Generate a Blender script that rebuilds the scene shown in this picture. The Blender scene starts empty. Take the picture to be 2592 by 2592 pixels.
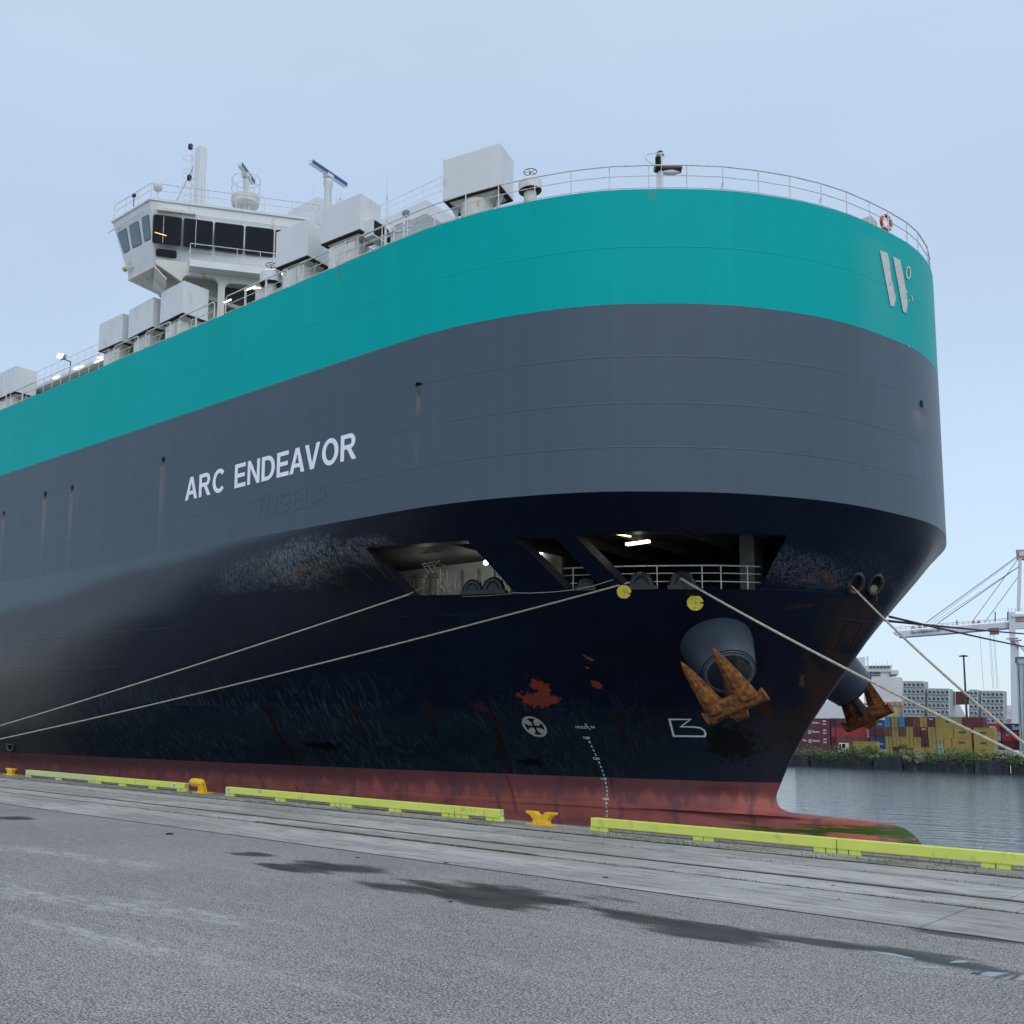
import bpy, bmesh, math, random
import numpy as np
from mathutils import Vector, Matrix
random.seed(7)
S = bpy.context.scene
COL = S.collection
# ---------------------------------------------------------------- camera
F, CX, CY, ROLL = 2566.16, 852.58, 1536.53, 0.024      # focal length and principal point for a 2592 px frame
PITCH, TH, CAMZ = math.radians(7.1021), math.radians(45.2468), 3.0
FWD = np.array([-math.cos(TH)*math.cos(PITCH), math.sin(TH)*math.cos(PITCH), math.sin(PITCH)])
RGT = np.array([math.sin(TH), math.cos(TH), 0.0])
UPV = np.cross(RGT, FWD)
cd = bpy.data.cameras.new('camera'); cam = bpy.data.objects.new('camera', cd); COL.objects.link(cam)
c_, s_ = math.cos(ROLL), math.sin(ROLL)
cr = RGT*c_ + UPV*s_; cu = UPV*c_ - RGT*s_
cam.matrix_world = Matrix(((cr[0], cu[0], -FWD[0], 0), (cr[1], cu[1], -FWD[1], 0), (cr[2], cu[2], -FWD[2], CAMZ), (0, 0, 0, 1)))
cd.sensor_width = 36; cd.lens = 36*F/2592
cd.shift_x = (1296-CX)/2592; cd.shift_y = (CY-1296)/2592
cd.clip_start = 0.1; cd.clip_end = 9000
S.camera = cam
S.view_settings.view_transform = 'Standard'; S.view_settings.look = 'None'
S.view_settings.exposure = 0; S.view_settings.gamma = 1
# ---------------------------------------------------------------- sky
SUN_EL, SUN_AZ = math.radians(52), math.radians(200)
w = bpy.data.worlds.new('World'); S.world = w; w.use_nodes = True
nt = w.node_tree; nt.nodes.clear()
out = nt.nodes.new('ShaderNodeOutputWorld')
sky = nt.nodes.new('ShaderNodeTexSky'); sky.sky_type = 'NISHITA'; sky.sun_disc = False
sky.sun_elevation = SUN_EL; sky.sun_rotation = math.radians(118)
b1 = nt.nodes.new('ShaderNodeBackground'); b1.inputs[1].default_value = 0.05
nt.links.new(sky.outputs[0], b1.inputs[0])
tc = nt.nodes.new('ShaderNodeTexCoord')
sep = nt.nodes.new('ShaderNodeSeparateXYZ'); nt.links.new(tc.outputs['Generated'], sep.inputs[0])
ramp = nt.nodes.new('ShaderNodeValToRGB')
cr_ = ramp.color_ramp
cr_.elements[0].position = 0.0; cr_.elements[0].color = (0.52, 0.62, 0.74, 1)
cr_.elements[1].position = 1.0; cr_.elements[1].color = (0.66, 0.71, 0.77, 1)
e = cr_.elements.new(0.12); e.color = (0.515, 0.63, 0.745, 1)
e = cr_.elements.new(0.5); e.color = (0.485, 0.60, 0.745, 1)
nt.links.new(sep.outputs[2], ramp.inputs[0])
mp = nt.nodes.new('ShaderNodeMapping'); mp.inputs['Scale'].default_value = (1.2, 1.2, 4)
nt.links.new(tc.outputs['Generated'], mp.inputs[0])
nz = nt.nodes.new('ShaderNodeTexNoise'); nz.inputs['Scale'].default_value = 1.4; nz.inputs['Detail'].default_value = 5
nt.links.new(mp.outputs[0], nz.inputs[0])
mr = nt.nodes.new('ShaderNodeMapRange'); mr.inputs[1].default_value = .3; mr.inputs[2].default_value = .7
mr.inputs[3].default_value = .93; mr.inputs[4].default_value = 1.05
nt.links.new(nz.outputs[0], mr.inputs[0])
mm = nt.nodes.new('ShaderNodeMix'); mm.data_type = 'RGBA'; mm.blend_type = 'MULTIPLY'; mm.inputs[0].default_value = 1
nt.links.new(ramp.outputs[0], mm.inputs[6]); nt.links.new(mr.outputs[0], mm.inputs[7])
b2 = nt.nodes.new('ShaderNodeBackground'); b2.inputs[1].default_value = 0.93
nt.links.new(mm.outputs[2], b2.inputs[0])
ad = nt.nodes.new('ShaderNodeAddShader'); nt.links.new(b1.outputs[0], ad.inputs[0]); nt.links.new(b2.outputs[0], ad.inputs[1])
nt.links.new(ad.outputs[0], out.inputs[0])
sl = bpy.data.lights.new('sun', 'SUN'); sl.energy = 1.1; sl.angle = math.radians(60); sl.color = (1, .97, .93)
so = bpy.data.objects.new('sun', sl); COL.objects.link(so)
sd = Vector((0.75, -0.45, 1.15)).normalized()
so.rotation_euler = sd.to_track_quat('Z', 'Y').to_euler()

# ---------------------------------------------------------------- measuring helpers
def ray(u, v):
    x, y = u-CX, v-CY
    X = x*c_ + y*s_; Y = -x*s_ + y*c_
    return X*RGT - Y*UPV + F*FWD
def atY(u, v, Y):
    r = ray(u, v); t = Y/r[1]; return Vector((r[0]*t, Y, r[2]*t+CAMZ))
def atZ(u, v, z):
    r = ray(u, v); t = (z-CAMZ)/r[2]; return Vector((r[0]*t, r[1]*t, z))
def atX(u, v, X):
    r = ray(u, v); t = X/r[0]; return Vector((X, r[1]*t, r[2]*t+CAMZ))
def atD(u, v, dep):
    r = ray(u, v); t = dep/F; return Vector((r[0]*t, r[1]*t, r[2]*t+CAMZ))
def atP(u, v, p, n):
    r = ray(u, v); o = np.array([0, 0, CAMZ]); t = np.dot(np.array(p)-o, n)/np.dot(r, n)
    q = o+r*t; return Vector(q)
# ---------------------------------------------------------------- object helpers
def tag(o, label=None, cat=None, group=None, kind=None):
    if label: o['label'] = label
    if cat: o['category'] = cat
    if group: o['group'] = group
    if kind: o['kind'] = kind
    return o
def empty(name, loc, label=None, cat=None, group=None):
    o = bpy.data.objects.new(name, None); o.location = loc; o.empty_display_size = .2; COL.objects.link(o)
    return tag(o, label, cat, group)
def obj(name, me, mat=None, parent=None, smooth=False):
    if mat is not None:
        me.materials.clear(); me.materials.append(mat)
    if smooth: me.shade_smooth()
    o = bpy.data.objects.new(name, me); COL.objects.link(o)
    if parent is not None:
        o.parent = parent
        o.matrix_parent_inverse = wm(parent).inverted()
    return o
def wm(o):
    m = Matrix.LocRotScale(o.location, o.rotation_euler, o.scale)
    if o.parent: return wm(o.parent) @ o.matrix_parent_inverse @ m
    return m
class MB:
    def __init__(s): s.v = []; s.f = []
    def add(s, vs, fs):
        n = len(s.v); s.v += [tuple(p) for p in vs]; s.f += [tuple(i+n for i in f) for f in fs]; return s
    def box(s, a, b):
        x0, y0, z0 = a; x1, y1, z1 = b
        return s.add([(x0,y0,z0),(x1,y0,z0),(x1,y1,z0),(x0,y1,z0),(x0,y0,z1),(x1,y0,z1),(x1,y1,z1),(x0,y1,z1)],
                     [(0,3,2,1),(4,5,6,7),(0,1,5,4),(1,2,6,5),(2,3,7,6),(3,0,4,7)])
    def obox(s, c, ax, ay, az):      # centre and three half-axis vectors
        c, ax, ay, az = map(Vector, (c, ax, ay, az))
        vs = [c+ax*i+ay*j+az*k for k in (-1, 1) for j in (-1, 1) for i in (-1, 1)]
        return s.add(vs, [(0,2,3,1),(4,5,7,6),(0,1,5,4),(1,3,7,5),(3,2,6,7),(2,0,4,6)])
    def prism(s, pts, d):            # polygon swept by vector d
        d = Vector(d); n = len(pts); pts = [Vector(p) for p in pts]
        vs = pts+[p+d for p in pts]
        fs = [tuple(range(n-1, -1, -1)), tuple(range(n, 2*n))]+[(i, (i+1) % n, n+(i+1) % n, n+i) for i in range(n)]
        return s.add(vs, fs)
    def tube(s, pts, r, n=6, cap=True):
        pts = [Vector(p) for p in pts]; k = len(pts)
        rs = r if isinstance(r, (list, tuple)) else [r]*k
        vs = []
        pu = None
        for i, p in enumerate(pts):
            t = (pts[min(i+1, k-1)]-pts[max(i-1, 0)]).normalized()
            if pu is None:
                a = Vector((0, 0, 1)) if abs(t.z) < .9 else Vector((1, 0, 0))
            else: a = pu
            sd_ = t.cross(a).normalized(); pu = sd_.cross(t).normalized()
            for j in range(n):
                q = 2*math.pi*j/n
                vs.append(p+(sd_*math.cos(q)+pu*math.sin(q))*rs[i])
        fs = [(i*n+j, i*n+(j+1) % n, (i+1)*n+(j+1) % n, (i+1)*n+j) for i in range(k-1) for j in range(n)]
        if cap: fs += [tuple(range(n-1, -1, -1)), tuple(range((k-1)*n, k*n))]
        return s.add(vs, fs)
    def lathe(s, prof, o, ax=(0, 0, 1), n=24):   # prof: (radius, distance along axis)
        o = Vector(o); ax = Vector(ax).normalized()
        a = ax.orthogonal().normalized(); b = ax.cross(a)
        vs = [o+ax*h+(a*math.cos(2*math.pi*j/n)+b*math.sin(2*math.pi*j/n))*r for r, h in prof for j in range(n)]
        fs = [(i*n+j, i*n+(j+1) % n, (i+1)*n+(j+1) % n, (i+1)*n+j) for i in range(len(prof)-1) for j in range(n)]
        if prof[0][0] > 0: fs.append(tuple(range(n-1, -1, -1)))
        if prof[-1][0] > 0: k = (len(prof)-1)*n; fs.append(tuple(range(k, k+n)))
        return s.add(vs, fs)
    def ring(s, c, ax, R, r, n=20, m=6):
        c = Vector(c); ax = Vector(ax).normalized(); a = ax.orthogonal().normalized(); b = ax.cross(a)
        vs = []
        for i in range(n):
            q = 2*math.pi*i/n; rad = a*math.cos(q)+b*math.sin(q)
            for j in range(m):
                p = 2*math.pi*j/m; vs.append(c+rad*(R+r*math.cos(p))+ax*r*math.sin(p))
        return s.add(vs, [(i*m+j, i*m+(j+1) % m, ((i+1) % n)*m+(j+1) % m, ((i+1) % n)*m+j) for i in range(n) for j in range(m)])
    def mesh(s, name):
        me = bpy.data.meshes.new(name); me.from_pydata(s.v, [], s.f); me.update(); return me
    def build(s, name, mat, parent=None, smooth=False, bevel=0):
        me = s.mesh(name)
        bm = bmesh.new(); bm.from_mesh(me)
        bmesh.ops.recalc_face_normals(bm, faces=bm.faces)
        if bevel: bmesh.ops.bevel(bm, geom=list(bm.edges), offset=bevel, segments=2, affect='EDGES', profile=.6, clamp_overlap=True)
        bm.to_mesh(me); bm.free()
        o = obj(name, me, mat, parent)
        if smooth:
            me.shade_smooth()
            me.set_sharp_from_angle(angle=math.radians(35))
        return o
def copy_tree(o, parent=None):
    c = o.copy(); COL.objects.link(c); c.parent = parent
    for ch in list(o.children): copy_tree(ch, c)
    return c
def text_mesh(s, size=1.0, bold=0.0, sx=1.0, align='LEFT'):
    cv = bpy.data.curves.new('t', 'FONT'); cv.body = s; cv.size = size; cv.offset = bold*size; cv.align_x = align
    cv.resolution_u = 4
    o = bpy.data.objects.new('t', cv); COL.objects.link(o)
    dg = bpy.context.evaluated_depsgraph_get(); dg.update()
    me = bpy.data.meshes.new_from_object(o.evaluated_get(dg))
    bpy.data.objects.remove(o); bpy.data.curves.remove(cv)
    vs = [(v.co.x*sx, v.co.y) for v in me.vertices]; fs = [tuple(p.vertices) for p in me.polygons]
    bpy.data.meshes.remove(me); return vs, fs
# ---------------------------------------------------------------- materials
def mat(name, col, rough=.5, metal=0, var=.12, scale=3, bump=0, bscale=30, spec=.5, emit=None, es=1.0, stretch=(1, 1, 1), dirt=None, dirt_amt=.35, coat=0):
    m = bpy.data.materials.new(name); m.use_nodes = True; t = m.node_tree; p = t.nodes['Principled BSDF']
    p.inputs['Roughness'].default_value = rough; p.inputs['Metallic'].default_value = metal
    p.inputs['Specular IOR Level'].default_value = spec
    if coat: p.inputs['Coat Weight'].default_value = coat; p.inputs['Coat Roughness'].default_value = .12
    g = t.nodes.new('ShaderNodeNewGeometry')
    mpn = t.nodes.new('ShaderNodeMapping'); mpn.inputs['Scale'].default_value = stretch
    t.links.new(g.outputs['Position'], mpn.inputs[0])
    n = t.nodes.new('ShaderNodeTexNoise'); n.inputs['Scale'].default_value = scale; n.inputs['Detail'].default_value = 6
    t.links.new(mpn.outputs[0], n.inputs[0])
    r = t.nodes.new('ShaderNodeMapRange'); r.inputs[1].default_value = .3; r.inputs[2].default_value = .7
    r.inputs[3].default_value = 1-var; r.inputs[4].default_value = 1+var
    t.links.new(n.outputs[0], r.inputs[0])
    mx = t.nodes.new('ShaderNodeMix'); mx.data_type = 'RGBA'; mx.blend_type = 'MULTIPLY'; mx.inputs[0].default_value = 1
    mx.inputs[6].default_value = (*col, 1); t.links.new(r.outputs[0], mx.inputs[7])
    last = mx.outputs[2]
    if dirt:
        n2 = t.nodes.new('ShaderNodeTexNoise'); n2.inputs['Scale'].default_value = scale*1.7; n2.inputs['Detail'].default_value = 8
        t.links.new(mpn.outputs[0], n2.inputs[0])
        r2 = t.nodes.new('ShaderNodeMapRange'); r2.inputs[1].default_value = .62-dirt_amt*.25; r2.inputs[2].default_value = .72
        t.links.new(n2.outputs[0], r2.inputs[0])
        m2 = t.nodes.new('ShaderNodeMix'); m2.data_type = 'RGBA'; t.links.new(r2.outputs[0], m2.inputs[0])
        t.links.new(last, m2.inputs[6]); m2.inputs[7].default_value = (*dirt, 1); last = m2.outputs[2]
    t.links.new(last, p.inputs['Base Color'])
    if bump:
        nb = t.nodes.new('ShaderNodeTexNoise'); nb.inputs['Scale'].default_value = bscale; nb.inputs['Detail'].default_value = 5
        t.links.new(g.outputs['Position'], nb.inputs[0])
        b = t.nodes.new('ShaderNodeBump'); b.inputs['Strength'].default_value = bump; b.inputs['Distance'].default_value = .05
        t.links.new(nb.outputs[0], b.inputs['Height']); t.links.new(b.outputs[0], p.inputs['Normal'])
    if emit: p.inputs['Emission Color'].default_value = (*emit, 1); p.inputs['Emission Strength'].default_value = es
    m_last[name] = (t, last, p, g)
    return m
m_last = {}
class NG:      # small node graph helper
    def __init__(s, t): s.t = t; s.n = t.nodes; s.l = t.links
    def put(s, v, sock):
        if hasattr(v, 'is_output'): s.l.new(v, sock)
        elif isinstance(v, (tuple, list)) and len(v) == 3 and sock.type == 'RGBA': sock.default_value = (*v, 1)
        else: sock.default_value = v
    def m(s, op, a, b=0.0, c=None):
        x = s.n.new('ShaderNodeMath'); x.operation = op; s.put(a, x.inputs[0]); s.put(b, x.inputs[1])
        if c is not None: s.put(c, x.inputs[2])
        return x.outputs[0]
    def mix(s, f, a, b, bt='MIX'):
        x = s.n.new('ShaderNodeMix'); x.data_type = 'RGBA'; x.blend_type = bt; s.put(f, x.inputs[0]); s.put(a, x.inputs[6]); s.put(b, x.inputs[7])
        return x.outputs[2]
    def noise(s, vec, scale, det=5, st=None, rough=.5):
        if st:
            q = s.n.new('ShaderNodeMapping'); q.inputs['Scale'].default_value = st; s.l.new(vec, q.inputs[0]); vec = q.outputs[0]
        x = s.n.new('ShaderNodeTexNoise'); x.inputs['Scale'].default_value = scale; x.inputs['Detail'].default_value = det
        x.inputs['Roughness'].default_value = rough
        s.l.new(vec, x.inputs[0]); return x.outputs[0]
    def ramp(s, v, a, b, lo=0.0, hi=1.0):
        x = s.n.new('ShaderNodeMapRange'); x.interpolation_type = 'SMOOTHSTEP' if a < b else 'LINEAR'
        if a > b: a, b, lo, hi = b, a, hi, lo; x.interpolation_type = 'SMOOTHSTEP'
        s.put(v, x.inputs[0]); x.inputs[1].default_value = a; x.inputs[2].default_value = b
        x.inputs[3].default_value = lo; x.inputs[4].default_value = hi; return x.outputs[0]
    def xyz(s, vec):
        x = s.n.new('ShaderNodeSeparateXYZ'); s.l.new(vec, x.inputs[0]); return x.outputs[0], x.outputs[1], x.outputs[2]
    def ell(s, a, b, ca, cb, ra, rb, nz, amp, rot=0.0, soft=.25):   # irregular ellipse mask in two coordinates
        da = s.m('SUBTRACT', a, ca); db = s.m('SUBTRACT', b, cb)
        co, si = math.cos(rot), math.sin(rot)
        p = s.m('ADD', s.m('MULTIPLY', da, co/ra), s.m('MULTIPLY', db, si/ra))
        q = s.m('ADD', s.m('MULTIPLY', da, -si/rb), s.m('MULTIPLY', db, co/rb))
        r2 = s.m('ADD', s.m('MULTIPLY', p, p), s.m('MULTIPLY', q, q))
        r = s.m('SQRT', r2)
        r = s.m('ADD', r, s.m('MULTIPLY', s.m('SUBTRACT', nz, .5), amp))
        return s.ramp(r, 1.0, 1.0-soft)
# ================================================================ SETTING: quay, water, far shore
ZW = -2.2                      # water level, quay surface is 0
def ground_mat():
    m = bpy.data.materials.new('asphalt'); m.use_nodes = True; t = m.node_tree; p = t.nodes['Principled BSDF']; g = NG(t)
    geo = t.nodes.new('ShaderNodeNewGeometry'); P = geo.outputs['Position']; X, Y, Z = g.xyz(P)
    big = g.noise(P, .22, 5); mid = g.noise(P, 1.1, 6, (.5, 1.4, 1)); vor = t.nodes.new('ShaderNodeTexVoronoi'); vor.inputs['Scale'].default_value = 26
    t.links.new(P, vor.inputs[0]); agg = g.noise(P, 30, 7, rough=.86); fine = g.noise(P, 60, 2)
    c = g.mix(g.ramp(big, .32, .68), (.140, .136, .130), (.215, .208, .199))
    c = g.mix(g.ramp(mid, .52, .72, 0, .6), c, (.29, .284, .272))
    c = g.mix(g.m('MULTIPLY', g.ramp(agg, .505, .57), .85), c, (.66, .65, .62))
    c = g.mix(g.ramp(agg, .49, .42), c, (.028, .028, .031))
    sp = g.ramp(fine, .68, .76); c = g.mix(g.m('MULTIPLY', sp, .7), c, (.6, .6, .58))
    mid2 = g.noise(P, 2.6, 8, (.6, 1.3, 1), .8); far = g.noise(P, 5.5, 5, rough=.95); c = g.mix(g.ramp(far, .53, .62, 0, .5), c, (.42, .41, .39)); c = g.mix(g.ramp(far, .47, .38, 0, .6), c, (.07, .07, .072))
    # pale worn sweeps
    wn = g.noise(P, .9, 6, (.35, 1.0, 1))
    for a in ((-15.5, 10.0, 4.5, .75, .25), (-12.0, 8.6, 4.0, .5, .1), (-21, 13.2, 5, .6, .2)):
        k = g.ell(X, Y, a[0], a[1], a[2], a[3], wn, 2.4, a[4], .7); c = g.mix(g.m('MULTIPLY', g.m('MULTIPLY', k, .75), g.ramp(mid2, .44, .60)), c, (.44, .43, .42))
    # damp patches
    wet = 0.0; wn2 = g.noise(P, .75, 6, (.5, 1.6, 1))
    for a in WET:
        k = g.ell(X, Y, a[0], a[1], a[2]*1.22, a[3]*1.5, wn2, 2.8, a[4], .5); wet = g.m('MAXIMUM', wet, k)
    wv = g.m('MULTIPLY', wet, g.ramp(mid, .3, .6, 1.0, .72)); c = g.mix(g.m('MULTIPLY', wv, .93), c, g.mix(1.0, c, (.10, .11, .11), 'MULTIPLY'))
    c = g.mix(g.m('MULTIPLY', wet, .45), c, (.028, .031, .033))
    cr = g.noise(P, 1.6, 3); crk = g.m('ABSOLUTE', g.m('SUBTRACT', cr, .5)); ck = g.m('MULTIPLY', g.ramp(crk, .004, .0), g.ramp(big, .52, .6))
    c = g.mix(g.m('MULTIPLY', ck, .6), c, (.03, .03, .03))
    t.links.new(c, p.inputs['Base Color'])
    t.links.new(g.ramp(wet, 0, 1, .85, .5), p.inputs['Roughness']); p.inputs['Specular IOR Level'].default_value = .35
    b = t.nodes.new('ShaderNodeBump'); b.inputs['Strength'].default_value = .6; b.inputs['Distance'].default_value = .012
    t.links.new(g.m('ADD', agg, g.m('MULTIPLY', fine, .5)), b.inputs['Height']); t.links.new(b.outputs[0], p.inputs['Normal'])
    return m
def damp(u0, v0, u1, v1, thick):      # patch stretched between two picture points on the quay
    a = atZ(u0, v0, 0); b = atZ(u1, v1, 0); d = b-a
    return ((a.x+b.x)/2, (a.y+b.y)/2, d.length/2, thick, math.atan2(d.y, d.x))
WET = [damp(680, 2188, 985, 2208, .75), damp(1000, 2235, 1500, 2300, .95), damp(1380, 2285, 2000, 2385, .62), damp(1900, 2365, 2240, 2412, .3),
       damp(570, 2157, 680, 2168, .35), damp(0, 2068, 60, 2074, .4), damp(2300, 2350, 2560, 2384, .22), damp(1230, 2250, 1420, 2268, .3),
       damp(2230, 2405, 2660, 2480, .35)]
asph = ground_mat()
def sheet(name, x0, x1, y0, y1, z, m, nx=1, ny=1):
    mb = MB(); vs = [(x0+(x1-x0)*i/nx, y0+(y1-y0)*j/ny, z) for j in range(ny+1) for i in range(nx+1)]
    mb.add(vs, [(j*(nx+1)+i, j*(nx+1)+i+1, (j+1)*(nx+1)+i+1, (j+1)*(nx+1)+i) for j in range(ny) for i in range(nx)])
    return tag(obj(name, mb.mesh(name), m), kind='structure')
XA, XB = -420, 160
sheet('asphalt_apron', XA, XB, -260, 19.26, 0, asph)
def conc_mat(name, c0, c1, grass=.0):
    m = bpy.data.materials.new(name); m.use_nodes = True; t = m.node_tree; p = t.nodes['Principled BSDF']; g = NG(t)
    geo = t.nodes.new('ShaderNodeNewGeometry'); P = geo.outputs['Position']; X, Y, Z = g.xyz(P)
    big = g.noise(P, .35, 6, (.45, 1.5, 1)); mid = g.noise(P, 2.5, 6, (.4, 2, 1)); fine = g.noise(P, 30, 4)
    c = g.mix(g.ramp(big, .35, .65), c0, c1); c = g.mix(g.ramp(mid, .48, .66, 0, .7), c, (c0[0]*.55, c0[1]*.55, c0[2]*.55))
    c = g.mix(g.ramp(fine, .55, .7, 0, .4), c, (c1[0]*1.25, c1[1]*1.25, c1[2]*1.25)); c = g.mix(g.ramp(fine, .45, .3, 0, .5), c, (c0[0]*.4,)*3)
    cr = g.noise(P, .8, 4, (.7, 1.6, 1)); ck = g.ramp(g.m('ABSOLUTE', g.m('SUBTRACT', cr, .5)), .0035, .0); c = g.mix(g.m('MULTIPLY', ck, .55), c, (.05, .05, .045))
    wn2 = g.noise(P, .75, 6, (.5, 1.6, 1)); wet = 0.0
    for a in WET[6:7]:
        wet = g.m('MAXIMUM', wet, g.ell(X, Y, a[0], a[1], a[2], a[3], wn2, 1.5, a[4], .28))
    c = g.mix(g.m('MULTIPLY', wet, .8), c, (.04, .042, .045))
    if grass:
        gn = g.noise(P, .5, 6, (.6, 1.2, 1)); gf = g.noise(P, 9, 5)
        c = g.mix(g.m('MULTIPLY', g.ramp(gn, .5, .6), g.ramp(gf, .42, .58, 0, grass)), c, (.05, .07, .028))
    t.links.new(c, p.inputs['Base Color']); p.inputs['Roughness'].default_value = .85
    b = t.nodes.new('ShaderNodeBump'); b.inputs['Strength'].default_value = .5; b.inputs['Distance'].default_value = .01
    t.links.new(fine, b.inputs['Height']); t.links.new(b.outputs[0], p.inputs['Normal'])
    return m
conc = conc_mat('quay_concrete', (.285, .277, .260), (.44, .43, .405)); conc2 = conc_mat('edge_concrete', (.24, .23, .20), (.36, .345, .31), .9)
soil = mat('joint_soil', (.018, .017, .014), .95, var=.4, scale=6, bump=.6, bscale=25)
steel = mat('worn_rail_steel', (.045, .034, .030), .55, metal=.3, var=.25, scale=2, dirt=(.11, .05, .025))
# concrete strips with real recessed joints: strips stand 12 mm above a soil bed, rails in their own grooves
sheet('joint_bed', XA, XB, 19.26, 31.4, -.05, soil)
strips = [(19.33, 22.54, conc), (22.71, 24.21, conc), (24.55, 26.66, conc), (26.81, 28.58, conc), (28.94, 31.35, conc2)]
for i, (y0, y1, m) in enumerate(strips):
    # cast slabs, each about six metres long, with narrow open joints
    xs = [XA, -90]; x = -84.0
    while x < 24: xs.append(x+random.uniform(-.6, .6)); x += 7.2
    xs.append(XB)
    mb = MB(); root = empty('concrete_strip', (0, y0, 0)); root['kind'] = 'structure'
    for a, b in zip(xs[:-1], xs[1:]):
        q = MB().box((a+.012, y0, -.3), (b-.012, y1, .004+random.uniform(-.003, .004)))
        q.build('slab', m, root)
for y in (24.37, 28.76):
    mb = MB().box((XA, y-.035, -.05), (XB, y+.035, .006)).box((XA, y-.06, -.05), (XB, y+.06, -.02))
    o = mb.build('rail', steel); tag(o, 'rusty steel rail sunk in the quay concrete, ' + ('nearer the asphalt' if y < 26 else 'nearer the yellow kerb'), 'rail', 'rails along the quay')
o = MB().box((XA, 19.27, -.05), (XB, 19.31, .012)).build('edge_angle', steel); tag(o, 'rusty steel edging strip between asphalt and concrete', 'edging strip')
# weeds in the joints
wm_ = mat('weeds', (.085, .11, .04), .8, var=.5, scale=3)
mb = MB()
def tuft(x, y, h, n):
    for _ in range(n):
        a = random.uniform(0, 6.28); dx, dy = math.cos(a)*random.uniform(.01, .12), math.sin(a)*random.uniform(.01, .05)
        px, py = x+random.gauss(0, .12), y+random.gauss(0, .03); ww = random.uniform(.004, .012); hh = h*random.uniform(.4, 1)
        mb.add([(px-ww, py, 0), (px+ww, py, 0), (px+dx, py+dy, hh)], [(0, 1, 2)])
rnd = random.Random(3)
for _ in range(900): tuft(rnd.uniform(-70, 2), 22.62, .05, 5)
for k in range(30):
    cx = -70+rnd.uniform(0, 75)
    for _ in range(22): tuft(rnd.gauss(cx, 1.0), rnd.choice((29.6, 30.0, 28.95, 26.74, 31.0)), .10, 4)
for _ in range(1700): tuft(rnd.uniform(-78, -36), rnd.uniform(29.0, 31.0), .06, 4)
for _ in range(700): tuft(rnd.uniform(-26, -15), 22.62, .06, 6)
tag(obj('weeds', mb.mesh('weeds'), wm_), kind='stuff')
# quay wall below the kerb
qw = mat('quay_wall', (.16, .15, .13), .9, var=.3, scale=.8, dirt=(.06, .06, .04))
tag(MB().box((XA, 31.38, -9), (XB, 31.9, -.02)).build('quay_wall', qw), kind='structure')
# puddles
def blob(cx, cy, rx, ry, rot, seed, n=40):
    r = random.Random(seed); ph = [r.uniform(0, 6.28) for _ in range(5)]; pts = []
    for i in range(n):
        a = 2*math.pi*i/n; k = 1+.18*math.sin(2*a+ph[0])+.13*math.sin(3*a+ph[1])+.09*math.sin(5*a+ph[2])+.05*math.sin(9*a+ph[3])
        x, y = math.cos(a)*rx*k, math.sin(a)*ry*k
        pts.append((cx+x*math.cos(rot)-y*math.sin(rot), cy+x*math.sin(rot)+y*math.cos(rot)))
    return pts
pm = bpy.data.materials.new('puddle_water'); pm.use_nodes = True; p = pm.node_tree.nodes['Principled BSDF']
p.inputs['Base Color'].default_value = (.05, .055, .06, 1); p.inputs['Roughness'].default_value = .02; p.inputs['Specular IOR Level'].default_value = 1.0; p.inputs['IOR'].default_value = 1.45
for i, (u0, v0, u1, v1, th, lab) in enumerate([(2214, 2410, 2312, 2426, .09, 'long thin puddle at the left end of the row of puddles'), (2250, 2432, 2300, 2437, .05, 'tiny puddle sliver just below the long thin puddle'),
        (2326, 2448, 2386, 2450, .10, 'small rounded puddle in the middle of the row'), (2408, 2436, 2450, 2434, .07, 'faint small puddle above the rounded one'), (2452, 2463, 2720, 2482, .21, 'largest puddle running out of the frame on the right')]):
    a = atZ(u0, v0, 0); b = atZ(u1, v1, 0); d = b-a
    pts = blob((a.x+b.x)/2, (a.y+b.y)/2, d.length/2, th, math.atan2(d.y, d.x), i+11)
    mb = MB().add([(x, y, .004) for x, y in pts], [tuple(range(len(pts)))])
    tag(obj('puddle', mb.mesh('puddle'), pm), lab+' on the asphalt', 'puddle', 'puddles on the asphalt')
# water
def water_mat():
    m = bpy.data.materials.new('harbour_water'); m.use_nodes = True; t = m.node_tree; p = t.nodes['Principled BSDF']; g = NG(t)
    geo = t.nodes.new('ShaderNodeNewGeometry'); P = geo.outputs['Position']
    p.inputs['Base Color'].default_value = (.040, .055, .075, 1); p.inputs['Roughness'].default_value = .10; p.inputs['IOR'].default_value = 1.33
    q0 = t.nodes.new('ShaderNodeMapping'); q0.inputs['Rotation'].default_value = (0, 0, -math.radians(12)); t.links.new(P, q0.inputs[0]); P = q0.outputs[0]
    a = g.noise(P, .8, 4, (.30, 1.0, 1), .55); b_ = g.noise(P, 2.4, 3, (.4, 1.0, 1)); h = g.m('ADD', g.m('MULTIPLY', a, 1.0), g.m('MULTIPLY', b_, .3))
    b = t.nodes.new('ShaderNodeBump'); b.inputs['Strength'].default_value = .7; b.inputs['Distance'].default_value = .14
    t.links.new(h, b.inputs['Height']); t.links.new(b.outputs[0], p.inputs['Normal']); return m
sheet('harbour_water', -3000, 3000, 31.9, 262.0, ZW, water_mat())
YQ = 262.0; ZF = .4
yardm = mat('yard_ground', (.16, .155, .145), .9, var=.2, scale=.2)
sheet('far_yard', -5000, 5000, YQ, 8000, ZF, yardm)
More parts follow.
